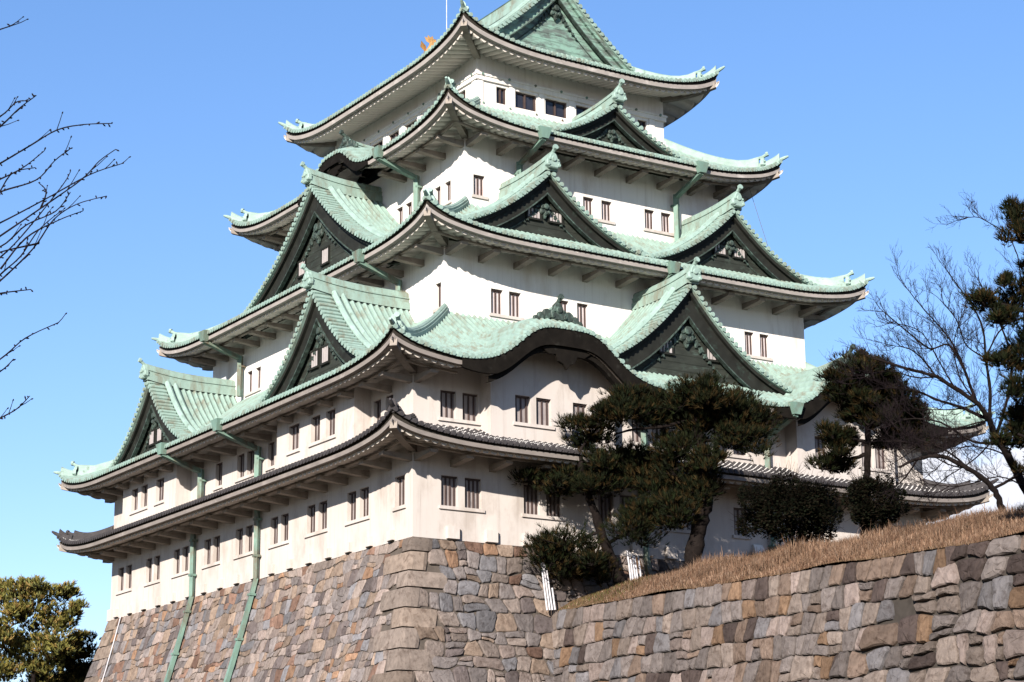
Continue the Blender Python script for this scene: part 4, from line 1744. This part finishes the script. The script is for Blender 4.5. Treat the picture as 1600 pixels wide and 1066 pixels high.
E_SH = [
    ((12.44, -16.75, 0.06), 1.17, 1.22),
    ((12.03, -16.61, 0.45), 0.75, 0.85),
    ((12.99, -17.07, -0.08), 0.69, 0.91),
]
F_TR = [
     [(13.18, -23.14, -1.25), (12.9, -23.25, -0.78), (12.45, -23.26, -0.24), (11.62, -23.04, 0.35), (10.58, -22.64, 0.77), (9.75, -22.22, 0.68), (9.09, -21.83, 0.35)] ,
     [(11.82, -22.85, 0.4), (10.89, -22.66, 1.02), (9.98, -22.39, 1.36)] ,
     [(10.94, -22.28, 0.87), (10.19, -21.98, 1.2), (9.53, -21.71, 1.43), (8.91, -21.39, 1.43)] ,
     [(12.81, -23.03, -0.38), (13.58, -23.7, 0.17), (14.23, -24.33, 0.82)] ,
     [(10.3, -21.66, 0.83), (10.03, -21.18, 0.17), (9.82, -20.82, -0.17)] ,
]
F2_TR = [
     [(15.3, -23.26, -1.47), (14.37, -23.26, -0.14), (13.57, -23.28, 1.01), (12.96, -23.28, 1.69), (12.56, -23.39, 2.3), (11.99, -23.39, 2.88), (11.04, -23.14, 3.46), (10.29, -22.96, 3.86), (9.09, -22.46, 4.18), (7.89, -21.98, 4.52)] ,
     [(12.96, -23.01, 2.41), (11.99, -22.75, 2.79), (10.98, -22.43, 3.08), (9.88, -22.07, 3.46), (9.03, -21.79, 3.52)] ,
     [(12.59, -22.81, 3.06), (12.15, -22.86, 3.83), (11.86, -22.92, 4.35), (11.15, -22.84, 5.3), (10.51, -22.46, 5.14), (9.68, -22.19, 5.74), (8.67, -21.88, 6.54)] ,
     [(12.01, -22.77, 4.4), (11.67, -22.76, 5.1), (11.21, -22.68, 5.79), (10.39, -22.43, 6.7), (9.7, -22.24, 7.52)] ,
     [(13.17, -22.82, 2.47), (13.11, -23.04, 3.65), (12.84, -23.15, 4.9), (12.67, -23.28, 6.0), (12.34, -23.22, 6.82), (11.34, -22.92, 8.26)] ,
     [(13.55, -22.73, 1.86), (13.89, -23.2, 3.45), (13.95, -23.47, 4.97), (13.47, -23.39, 6.51), (12.77, -23.17, 8.07)] ,
     [(11.4, -21.85, 4.23), (11.05, -21.42, 5.05), (10.83, -20.96, 5.51), (10.53, -20.37, 5.74)] ,
     [(13.29, -23.09, 1.58), (12.23, -22.75, 1.53), (10.86, -22.44, 2.21), (9.58, -22.0, 2.28), (8.78, -21.76, 1.98)] ,
     [(12.48, -23.5, 4.78), (12.59, -24.16, 5.69), (12.94, -24.91, 6.35), (13.02, -25.62, 7.49)] ,
     [(12.52, -22.88, 3.04), (11.62, -22.43, 2.81), (10.65, -22.0, 2.79)] ,
     [(13.9, -22.97, 1.1), (14.23, -23.66, 2.61), (14.46, -24.26, 4.08)] ,
     [(13.74, -23.3, 2.89), (14.22, -23.8, 3.89), (13.42, -24.7, 8.84), (12.24, -24.24, 10.24), (11.69, -23.81, 10.4)] ,
]
73.02312700785211
G_PD = [
    ((6.35, -31.31, 6.93), 0.72, 0.94),
    ((6.75, -30.74, 7.75), 0.36, 0.41),
    ((7.58, -29.34, 5.01), 1.15, 0.78),
    ((5.85, -29.99, 4.61), 0.50, 0.45),
    ((7.56, -29.46, 2.85), 0.78, 0.64),
    ((8.74, -28.41, 0.49), 0.83, 0.83),
    ((7.37, -29.77, 1.59), 0.63, 0.50),
    ((8.03, -30.48, 5.99), 0.69, 0.92),
    ((9.3, -29.32, 3.1), 0.93, 1.39),
    ((6.65, -30.21, 5.38), 0.27, 0.36),
]
G_TR = [
     [(9.55, -28.69, -3.79), (9.18, -29.55, -0.26), (8.67, -30.18, 2.84), (8.09, -30.7, 5.71), (7.67, -31.19, 8.14)] ,
     [(8.82, -30.01, 1.95), (8.14, -29.74, 2.51), (7.52, -29.43, 2.8)] ,
     [(8.41, -30.43, 4.16), (7.68, -30.06, 4.5), (6.88, -29.62, 4.75)] ,
     [(8.06, -30.75, 5.93), (7.57, -30.68, 6.7), (7.17, -30.56, 7.15)] ,
     [(9.18, -29.55, -0.26), (8.57, -29.23, -0.03), (8.06, -28.98, 0.24)] ,
]
H_PD = [
    ((-2.69, 40.17, 2.07), 1.47, 0.77),
    ((-3.7, 41.87, 2.21), 1.33, 0.78),
    ((-0.65, 40.98, 2.18), 0.79, 0.63),
    ((-3.48, 41.35, 0.8), 1.55, 1.01),
    ((-1.35, 41.08, 0.7), 1.41, 1.09),
    ((-2.32, 43.23, -0.69), 1.65, 1.10),
    ((-1.13, 40.68, -1.07), 1.32, 0.93),
    ((-3.17, 43.46, -2.27), 1.33, 1.02),
    ((-1.19, 43.3, -2.39), 1.42, 1.02),
    ((-0.48, 39.88, 1.01), 0.54, 0.47),
    ((0.07, 41.1, -0.58), 0.71, 0.39),
    ((-4.76, 42.15, 0.04), 1.16, 1.16),
    ((-4.88, 42.69, 2.03), 0.94, 0.78),
]
H2_PD = [
    ((1.28, 43.44, -0.89), 0.88, 0.72),
    ((1.33, 44.83, -1.95), 1.05, 0.89),
    ((2.67, 45.01, -1.88), 0.57, 0.65),
    ((1.65, 44.13, -2.99), 1.36, 0.80),
    ((0.82, 45.78, -3.09), 1.21, 0.81),
]
I_TW = [
     [(-40.31, -60.67, -8.1), (-40.13, -61.21, -7.93), (-40.09, -61.62, -7.87), (-40.07, -62.01, -7.87)] ,
     [(-40.32, -60.37, -8.37), (-39.98, -60.82, -8.15), (-39.81, -61.13, -8.04), (-39.65, -61.43, -7.94), (-39.49, -61.7, -7.94), (-39.31, -61.97, -7.98)] ,
     [(-40.23, -60.31, -8.53), (-39.91, -60.66, -8.38), (-39.66, -60.95, -8.3), (-39.56, -61.16, -8.15), (-39.48, -61.34, -8.07)] ,
     [(-40.23, -60.03, -9.11), (-39.81, -60.42, -8.75), (-39.51, -60.7, -8.49), (-39.21, -60.97, -8.22), (-39.09, -61.11, -8.05), (-38.97, -61.22, -7.94)] ,
     [(-40.19, -60.05, -8.82), (-39.77, -60.3, -8.57), (-39.41, -60.52, -8.33), (-39.04, -60.74, -8.07), (-38.76, -60.86, -7.94)] ,
     [(-40.03, -59.88, -9.5), (-39.67, -60.07, -9.1), (-39.39, -60.2, -8.75), (-39.21, -60.25, -8.43), (-38.99, -60.29, -8.24), (-38.7, -60.35, -8.12)] ,
     [(-39.94, -59.93, -9.11), (-39.63, -59.93, -8.81), (-39.38, -59.89, -8.5), (-39.05, -59.97, -7.98), (-38.91, -59.84, -7.75)] ,
     [(-40.16, -60.46, -9.46), (-39.99, -61.05, -9.51), (-39.88, -61.59, -9.59)] ,
     [(-40.09, -60.02, -10.25), (-39.78, -60.54, -10.01), (-39.67, -60.9, -9.87), (-39.49, -61.29, -9.78)] ,
     [(-39.87, -60.1, -10.17), (-39.72, -60.39, -10.09), (-39.67, -60.61, -10.01)] ,
     [(-39.91, -59.75, -10.68), (-39.58, -60.03, -10.47), (-39.45, -60.14, -10.38), (-39.36, -60.24, -10.26)] ,
     [(-40.23, -60.58, -6.82), (-39.99, -60.62, -6.69), (-39.83, -60.59, -6.59)] ,
     [(-39.42, -60.45, -8.4), (-39.31, -60.27, -8.16), (-39.3, -60.0, -7.98)] ,
     [(-39.85, -60.13, -8.42), (-39.68, -59.96, -8.13), (-39.5, -59.79, -7.85), (-39.22, -59.65, -7.7)] ,
     [(-39.61, -60.98, -8.94), (-40.04, -61.14, -9.14), (-40.3, -61.4, -9.34)] ,
]
I_LB = [
     [(-41.21, -57.75, -14.95), (-41.46, -58.51, -12.57), (-41.63, -59.12, -10.81), (-41.52, -59.62, -10.02), (-41.21, -60.13, -9.6), (-40.82, -60.61, -9.41), (-40.52, -60.99, -9.4)] ,
     [(-41.42, -59.21, -9.92), (-41.1, -59.85, -9.2), (-40.8, -60.38, -8.78), (-40.47, -60.87, -8.54)] ,
     [(-41.04, -59.63, -9.13), (-40.65, -60.11, -8.87), (-40.31, -60.44, -8.94)] ,
     [(-41.03, -59.42, -9.4), (-40.49, -59.73, -9.53), (-40.07, -60.01, -9.54)] ,
     [(-41.51, -58.6, -10.71), (-40.82, -58.98, -10.58), (-40.3, -59.3, -10.32), (-39.93, -59.5, -10.12)] ,
     [(-40.81, -58.93, -10.57), (-40.25, -58.99, -10.65), (-39.71, -59.1, -10.55)] ,
     [(-40.57, -59.58, -8.52), (-40.21, -59.56, -8.04), (-39.93, -59.45, -7.65)] ,
     [(-40.75, -60.22, -8.73), (-40.6, -60.72, -8.77), (-40.5, -61.18, -8.82)] ,
     [(-41.06, -59.69, -9.15), (-40.87, -60.42, -7.83), (-40.64, -60.96, -7.25), (-40.46, -61.32, -7.14)] ,
]
H_BASE, H2_BASE = (-2.18, 42.74, -2.87), (1.76, 45.0, -2.52)

C_X = [
    ((11.92, -17.2, 3.46), 0.69, 0.53),
    ((11.86, -16.19, 3.84), 0.65, 0.38),
    ((13.9, -16.14, 2.91), 0.60, 0.44),
    ((11.34, -16.17, 2.25), 0.54, 0.32),
    ((12.78, -17.05, 5.52), 0.59, 0.43),
    ((14.94, -16.89, 3.99), 0.66, 0.55),
    ((11.16, -16.67, 5.09), 0.59, 0.38),
]
G_X = [
    ((6.68, -31.12, 5.62), 0.54, 0.58),
    ((7.53, -30.01, 3.78), 0.68, 0.50),
    ((8.63, -28.84, 1.22), 0.64, 0.55),
    ((6.41, -30.15, 3.95), 0.59, 0.36),
    ((7.52, -28.55, -0.02), 0.41, 0.27),
    ((9.22, -28.41, -0.52), 0.60, 0.51),
    ((6.66, -30.74, 6.19), 0.32, 0.27),
    ((7.22, -28.99, 2.91), 0.37, 0.27),
    ((8.13, -30.38, 8.93), 0.46, 0.46),
]
F_X = [
     [(12.16, -22.51, 0.49), (11.21, -22.3, 0.61), (10.07, -22.1, 1.17), (8.93, -21.95, 1.89)] ,
     [(12.67, -23.29, 2.33), (11.59, -22.74, 2.03), (10.46, -22.08, 1.47), (9.56, -21.54, 0.83)] ,
     [(10.78, -22.47, 4.03), (10.0, -22.07, 3.99), (9.05, -21.65, 4.22), (8.17, -21.12, 3.96)] ,
     [(11.51, -22.68, 3.61), (10.92, -22.59, 4.51), (10.12, -22.45, 5.74), (9.22, -21.98, 6.12)] ,
     [(12.42, -22.97, 3.01), (11.76, -22.75, 4.07), (11.46, -22.82, 5.32), (11.61, -23.11, 6.32)] ,
     [(13.26, -23.01, 1.77), (12.76, -22.17, 0.92), (12.13, -21.34, 0.35), (11.71, -20.64, -0.22)] ,
     [(13.83, -23.04, 1.08), (13.26, -22.41, 1.44), (12.62, -21.65, 1.51), (12.1, -20.69, 0.71)] ,
     [(12.15, -23.81, 4.67), (11.24, -23.71, 5.09), (10.58, -23.93, 5.98), (9.75, -23.97, 6.63)] ,
     [(14.15, -23.46, -0.19), (13.1, -23.14, 0.14), (11.74, -22.38, -0.24), (10.32, -21.73, -0.14)] ,
]
I_X = [
     [(-40.17, -60.4, -9.0), (-39.94, -60.85, -8.99), (-39.84, -61.25, -8.87), (-39.7, -61.65, -8.82), (-39.69, -61.98, -8.73)] ,
     [(-40.18, -60.53, -8.39), (-40.0, -60.91, -8.34), (-39.89, -61.24, -8.3), (-39.81, -61.57, -8.22)] ,
     [(-39.96, -60.22, -9.38), (-39.81, -60.49, -9.16), (-39.69, -60.71, -9.01), (-39.6, -60.93, -8.79), (-39.47, -61.17, -8.64)] ,
     [(-40.25, -60.43, -7.81), (-39.96, -60.68, -7.62), (-39.85, -60.79, -7.49), (-39.77, -60.84, -7.47)] ,
     [(-39.73, -60.26, -9.03), (-39.53, -60.37, -8.71), (-39.25, -60.48, -8.51), (-39.02, -60.55, -8.39)] ,
]
C_PD += C_X
G_PD += [G_X[k] for k in (2, 3, 4, 5, 7)]
F2_TR += F_X
I_TW += I_X
RIGHT = CR


def tuft(mb, p, d, size, rng, c, n=9, w=.011):
    d = d.normalized()
    a = d.orthogonal().normalized()
    b = d.cross(a)
    for k in range(n):
        t = rng.uniform(0, 6.283)
        sp = rng.uniform(.15, 1.0)
        v = (d + (a * math.cos(t) + b * math.sin(t)) * sp).normalized()
        L_ = size * rng.uniform(.7, 1.15)
        s = v.cross(d if sp > .2 else a)
        if s.length < 1e-4:
            s = a
        s = s.normalized() * w
        q = rng.uniform(.75, 1.3)
        cc = (c[0] * q, c[1] * q, c[2] * q)
        i0 = mb.vert(p - s, cc)
        i1 = mb.vert(p + s, cc)
        i2 = mb.vert(p + v * L_ + s * .35, cc)
        i3_ = mb.vert(p + v * L_ - s * .35, cc)
        mb.face((i0, i1, i2, i3_))


def foliage_pad(mb, ctr, ru, rv, rng, cols, per=230, size=.24, w=.012, n=9, tw=None, depth=1.0, flat=0.15):
    """one cloud of needle tufts: wide ru, high rv"""
    c = Vector(ctr)
    side = Vector((RIGHT.x, RIGHT.y, 0)).normalized()
    dep = Vector((-side.y, side.x, 0))
    cnt = int(per * (ru * rv) ** .8) + 30
    nl = max(4, int(5 + ru * 4))
    lobes = []
    for k in range(nl):
        t = rng.uniform(0, 6.283)
        q = math.sqrt(rng.random()) * .68
        lobes.append((q * math.cos(t) * 1.1, q * math.sin(t), rng.uniform(-.6, .6), rng.uniform(.30, .62)))
    for k in range(cnt):
        lx, ly, lz, lr = lobes[rng.randrange(nl)]
        while True:
            x, y, z = rng.gauss(0, .52), rng.gauss(0, .52), rng.gauss(0, .46)
            rr = x * x + y * y + z * z
            if rr < 1.7:
                break
        X, Y, Z = lx + x * lr, ly + y * lr, lz + z * lr * .9
        p = c + side * (X * ru) + dep * (Y * ru * depth) + Vector((0, 0, Z * rv))
        d = side * (x * .8) + dep * (y * .8) + Vector((0, 0, .75 + .6 * z))
        tuft(mb, p, d, size * rng.uniform(.75, 1.2), rng, cols[rng.randrange(len(cols))], n, w)
        if tw is not None and rng.random() < .10:
            tw.tube([c + side * (lx * ru) + dep * (ly * ru * depth) + Vector((0, 0, lz * rv - rv * .2)), p], [.022, .010], 4, cap=False)
    if tw is not None:
        for lx, ly, lz, lr in lobes:
            q = c + side * (lx * ru) + dep * (ly * ru * depth) + Vector((0, 0, lz * rv - rv * .15))
            tw.tube([c - Vector((0, 0, rv * .45)), (c + q) / 2 - Vector((0, 0, rv * .1)), q], [.05, .035, .02], 5, cap=False)


def smooth_path(pts, sub=4):
    P = [Vector(p) for p in pts]
    out = []
    for i in range(len(P) - 1):
        p0, p1, p2, p3 = P[max(0, i - 1)], P[i], P[i + 1], P[min(len(P) - 1, i + 2)]
        for k in range(sub):
            t = k / sub
            out.append(.5 * ((2 * p1) + (p2 - p0) * t + (2 * p0 - 5 * p1 + 4 * p2 - p3) * t * t + (3 * p1 - p0 - 3 * p2 + p3) * t ** 3))
    out.append(P[-1])
    return out


def limb(mb, pts, r0, r1, rng, n=8, wob=.03, sub=4, c=None):
    pp = smooth_path(pts, sub)
    m = len(pp)
    rad = [r0 + (r1 - r0) * (i / (m - 1)) ** .8 for i in range(m)]
    pp = [p + Vector((rng.uniform(-1, 1), rng.uniform(-1, 1), rng.uniform(-1, 1))) * wob * min(1, rad[i] * 6) if 0 < i < m - 1 else p for i, p in enumerate(pp)]
    rad = [r * rng.uniform(.9, 1.12) for r in rad]
    mb.tube(pp, rad, n)
    return pp


PINE_DARK = [(.020, .024, .011), (.028, .030, .012), (.016, .019, .010), (.055, .036, .014), (.024, .032, .012), (.07, .045, .018), (.018, .024, .011), (.016, .02, .01)]  # brown entries: brownish needles and painted sunlit tufts, scattered at random
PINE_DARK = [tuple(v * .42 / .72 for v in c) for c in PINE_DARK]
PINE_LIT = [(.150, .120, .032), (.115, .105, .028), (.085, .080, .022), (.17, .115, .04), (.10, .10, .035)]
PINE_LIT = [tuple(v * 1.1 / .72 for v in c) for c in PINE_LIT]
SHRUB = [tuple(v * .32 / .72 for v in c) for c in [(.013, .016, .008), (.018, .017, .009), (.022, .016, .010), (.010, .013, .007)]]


def pine(label, trunk, pads, r0, r1, seed, cols=PINE_DARK, group='pines on the grass bank', cat='tree', per=560, size=.31, limb_r=.10, w=.014, sink=.4, grow=1.16):
    rng = random.Random(seed)
    base_p = Vector(trunk[0][0])
    root = empty('pine_tree', base_p)
    tag(root, label, cat, group)
    tb = MB()
    main = [tuple(base_p + Vector((0, 0, -sink)))] + list(trunk[0])
    limb(tb, main, r0, r1, rng, 10, .05)
    for l in trunk[1:]:
        limb(tb, l, limb_r, limb_r * .4, rng, 7, .05)
    fb = MB()
    tw = MB()
    for p in pads:
        foliage_pad(fb, p[0], p[1] * grow, p[2] * grow, rng, cols, per, size, w, tw=tw)
    t = tb.build('trunk', bark, root, True)
    b = tw.build('branches', bark, root, True)
    f = fb.build('crown', needle, root)
    for o in (t, b, f):
        o.matrix_parent_inverse = Matrix.Translation(-base_p)
    return root


pine('leaning dark pine on the bank nearest the keep corner, trunk tilted left', A_TR, A_PD, .36, .14, 31)
pine('upright thick-trunked dark pine in front of the big dark gable', B_TR, B_PD, .52, .16, 32)
pine('slim dark pine standing between the two round shrubs', C_TR, C_PD, .22, .08, 33)
pine('dark pine with tufted boughs at the right edge of the view', G_TR, G_PD, .22, .10, 34, size=.28, per=430, grow=1.02)


def shrub(label, blobs, seed, zb):
    rng = random.Random(seed)
    c0 = Vector(blobs[0][0])
    base_p = Vector((c0.x, c0.y, zb))
    root = empty('round_shrub', base_p)
    tag(root, label, 'shrub', 'round shrubs on the bank')
    st = MB()
    for k in range(7):
        t = rng.uniform(0, 6.28)
        st.tube([base_p + Vector((.1 * math.cos(t), .1 * math.sin(t), -.2)), base_p + Vector((.4 * math.cos(t), .4 * math.sin(t), 1.0)), c0 + Vector((.9 * math.cos(t), .9 * math.sin(t), rng.uniform(-.2, .6)))], [.06, .045, .02], 5)
    fb = MB()
    side = Vector((RIGHT.x, RIGHT.y, 0)).normalized()
    dep = Vector((-side.y, side.x, 0))
    lob = []
    for ctr, ru, rv in blobs[:1]:
        lob.append((ctr, ru * .84, rv * .84))
        for k in range(20):
            t, q = rng.uniform(0, 6.283), rng.uniform(.50, 1.02)
            zz = rng.uniform(-.7, .8)
            q *= math.sqrt(max(.05, 1 - zz * zz * .8))
            lob.append((Vector(ctr) + side * (math.cos(t) * q * ru) + dep * (math.sin(t) * q * ru) + Vector((0, 0, zz * rv * .85)), ru * rng.uniform(.20, .36), rv * rng.uniform(.20, .36)))
    for ctr, ru, rv in lob:
        c = Vector(ctr)
        for k in range(int(5200 * ru * rv / 1.5)):
            while True:
                x, y, z = rng.uniform(-1, 1), rng.uniform(-1, 1), rng.uniform(-1, 1)
                rr = math.sqrt(x * x + y * y + z * z)
                if rr < 1 and rng.random() < rr ** 2:
                    break
            bump = 1 + .16 * math.sin(4.1 * x + 3 * z + seed) * math.sin(3.7 * y + 2.3 * z + seed) + .10 * math.sin(9 * x - 7 * z) * math.sin(8 * y + 6 * z) + (rng.random() ** 6) * .16
            p = c + (side * (x * ru) + dep * (y * ru) + Vector((0, 0, z * rv))) * bump
            d = Vector((x + rng.uniform(-.7, .7), y + rng.uniform(-.7, .7), z + rng.uniform(-.5, .9))).normalized()
            d = (side * d.x + dep * d.y + Vector((0, 0, d.z)))
            a = d.orthogonal().normalized()
            s, l = rng.uniform(.035, .06), rng.uniform(.09, .16)
            cc = SHRUB[rng.randrange(4)]
            q = rng.uniform(.7, 1.4)
            fb.poly([p, p + d * l * .5 + a * s, p + d * l, p + d * l * .5 - a * s], 0, tuple(v * q for v in cc))
            if k % 30 == 0:
                fb.tube([p - d * .1, p + d * rng.uniform(.2, .75) + Vector((0, 0, .16))], [.010, .004], 3, 0, False, SHRUB[2])
    s = st.build('stems', bark, root)
    f = fb.build('crown', needle, root)
    for o in (s, f):
        o.matrix_parent_inverse = Matrix.Translation(-base_p)
    return root


shrub('large round dark clipped shrub on the bank left of the slim pine', D_SH, 41, -1.7)
shrub('smaller dark shrub at the foot of the slim pine, right of the large one', E_SH, 42, -1.6)


# ---- bare deciduous trees: traced main limbs, grown twigs
def grow(mb, p, d, length, rad, rng, level, up=.12, seg=4, spread=.55):
    pts = [p.copy()]
    dd = d.normalized()
    q = p.copy()
    for k in range(seg):
        dd = (dd + Vector((rng.uniform(-1, 1), rng.uniform(-1, 1), rng.uniform(-1, 1))) * .20 + Vector((0, 0, up * .5))).normalized()
        q = q + dd * (length / seg)
        pts.append(q.copy())
    mb.tube(pts, [max(.004, rad * (1 - .6 * k / seg)) for k in range(seg + 1)], 4 if rad < .03 else 6, cap=False)
    if level <= 0:
        return
    for k in range(1, seg + 1):
        if rng.random() < .78:
            ax = Vector((rng.uniform(-1, 1), rng.uniform(-1, 1), rng.uniform(-1, 1)))
            nd = (dd + ax * spread * 1.3 + Vector((0, 0, up))).normalized()
            grow(mb, pts[k], nd, length * rng.uniform(.45, .75), rad * .55, rng, level - 1, up, seg, spread)


def bare_tree(label, limbs, radii, seed, group, twig=1.2, levels=2, dens=.8, sink=.3, name='bare_tree', tw_r=.020, tag_cat='tree'):
    rng = random.Random(seed)
    base_p = Vector(limbs[0][0])
    root = empty(name, base_p)
    tag(root, label, tag_cat, group)
    tb, wb = MB(), MB()
    for i, l in enumerate(limbs):
        r0, r1 = radii[i] if i < len(radii) else radii[-1]
        pts = list(l)
        if i == 0:
            pts = [tuple(base_p - Vector((0, 0, sink)))] + pts
        pp = limb(tb, pts, r0, r1, rng, 8, .05, 4)
        for k in range(3 if i == 0 else 1, len(pp)):
            f = k / len(pp)
            if i == 0 and f < .35:
                continue
            if rng.random() < dens:
                d = (pp[k] - pp[k - 1]).normalized()
                ax = Vector((rng.uniform(-1, 1), rng.uniform(-1, 1), rng.uniform(-1, 1)))
                grow(wb, pp[k], d * .7 + ax * .8 + Vector((0, 0, .25)), twig * rng.uniform(.5, 1.1), tw_r, rng, levels, .14)
        d = (pp[-1] - pp[-2]).normalized()
        grow(wb, pp[-1], d, twig * .8, tw_r, rng, levels, .1)
    t = tb.build('trunk', bark, root, True)
    w = wb.build('twigs', twig_m, root)
    for o in (t, w):
        o.matrix_parent_inverse = Matrix.Translation(-base_p)
    return root


bare_tree('bare tree with a low trunk arching left over the grass crest', F_TR, [(.17, .05), (.05, .02), (.05, .02), (.07, .03), (.04, .02)], 51, 'bare trees on the bank', .85, 3, .75, tw_r=.014)
bare_tree('bare tree with a wide fan of fine twigs against the blue sky', F2_TR, [(.22, .04), (.09, .02), (.07, .02), (.05, .015), (.08, .02), (.07, .02), (.04, .015), (.06, .02), (.04, .015)] + [(.035, .014)] * 12, 52, 'bare trees on the bank', 1.0, 3, 1.0, tw_r=.017)

# ---- lit conifers far left
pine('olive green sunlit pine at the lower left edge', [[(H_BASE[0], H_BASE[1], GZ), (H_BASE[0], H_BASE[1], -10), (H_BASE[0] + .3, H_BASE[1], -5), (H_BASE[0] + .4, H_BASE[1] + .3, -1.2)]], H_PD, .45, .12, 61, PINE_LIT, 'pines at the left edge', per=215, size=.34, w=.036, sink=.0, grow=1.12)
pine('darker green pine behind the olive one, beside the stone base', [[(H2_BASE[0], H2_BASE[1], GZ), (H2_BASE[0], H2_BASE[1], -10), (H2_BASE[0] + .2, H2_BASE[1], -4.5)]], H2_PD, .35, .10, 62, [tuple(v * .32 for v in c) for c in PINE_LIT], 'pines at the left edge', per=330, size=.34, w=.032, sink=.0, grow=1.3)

# ---- near cherry branches reaching in from the left
rng = random.Random(71)
I_BASE = I_LB[0][0]
root = empty('cherry_tree', (I_BASE[0], I_BASE[1], GZ))
tag(root, 'bare cherry branches with buds reaching in from the left edge', 'tree')
tb, wb, bd = MB(), MB(), MB()
limb(tb, [(I_BASE[0], I_BASE[1], GZ - .3)] + list(I_LB[0]), .17, .05, rng, 9, .02)
for l in I_LB[1:]:
    limb(tb, l, .035, .012, rng, 7, .01)
for i, l in enumerate(I_TW):
    pp = limb(wb, l, .0110, .0044, rng, 5, .004, 5)
    for k in range(2, len(pp)):
        if rng.random() < .8:
            d = (pp[k] - pp[k - 1]).normalized()
            ax = Vector((rng.uniform(-1, 1), rng.uniform(-1, 1), rng.uniform(-1, 1)))
            v = (d * .6 + ax).normalized() * rng.uniform(.012, .032)
            bd.tube([pp[k], pp[k] + v * .5, pp[k] + v, pp[k] + v * 1.5], [.004, .006, .0085, .002], 5)
        if rng.random() < .13:
            d = (pp[k] - pp[k - 1]).normalized()
            v = (d + Vector((rng.uniform(-.6, .6), rng.uniform(-.6, .6), rng.uniform(-.3, .8)))).normalized()
            ln = rng.uniform(.06, .22)
            q = pp[k] + v * ln * .5 + Vector((0, 0, .01))
            wb.tube([pp[k], q, pp[k] + v * ln + Vector((0, 0, .03))], [.0045, .004, .003], 4)
            e = pp[k] + v * ln + Vector((0, 0, .03))
            bd.tube([e - v * .005, e + v * .01, e + v * .022], [.004, .008, .002], 5)
for o in (tb.build('trunk', bark, root, True), wb.build('twigs', twig_m, root, True), tag(bd.build('buds', twig_m, root, True), kind='stuff')):
    o.matrix_parent_inverse = Matrix.Translation(-Vector(root.location))

# ---- white poles leaning near the foot of the keep
POLES_A = [((6.40, -1.25, -3.08), (6.32, -.95, -.87)), ((6.55, -1.25, -3.06), (6.43, -.95, -.86)), ((6.69, -1.25, -3.05), (6.57, -.95, -.97)), ((6.82, -1.28, -3.04), (6.87, -1.0, -2.02))]
POLES_B = [((9.83, -3.2, -2.2), (10.03, -2.6, -.25)), ((9.94, -3.2, -2.2), (10.18, -2.6, -.30)), ((10.09, -3.2, -2.15), (10.32, -2.6, -.38)), ((10.23, -3.2, -2.15), (10.43, -2.6, -.43)), ((10.42, -3.2, -2.12), (10.65, -2.6, -.44))]
for lst, lab, grp in ((POLES_A, 'thin white pole of the bundle leaning on the stone base left of the pines', 'white poles by the stone base'), (POLES_B, 'thin white pole of the bundle standing between the two pine trunks', 'white poles between the pines')):
    for a, b in lst:
        pm = MB()
        a, b = Vector(a), Vector(b)
        d = b - a
        pm.tube([Vector((0, 0, 0)), d * .5, d], [.045, .042, .04], 8)
        pm.tube([d * .985, d * 1.0 + d.normalized() * .02], [.05, .05], 8)
        for f in (.25, .6):
            pm.tube([d * f, d * f + d.normalized() * .04], [.05, .05], 8)
        o = pm.build('pole', pole_m)
        o.location = a
        tag(o, lab, 'pole', grp)
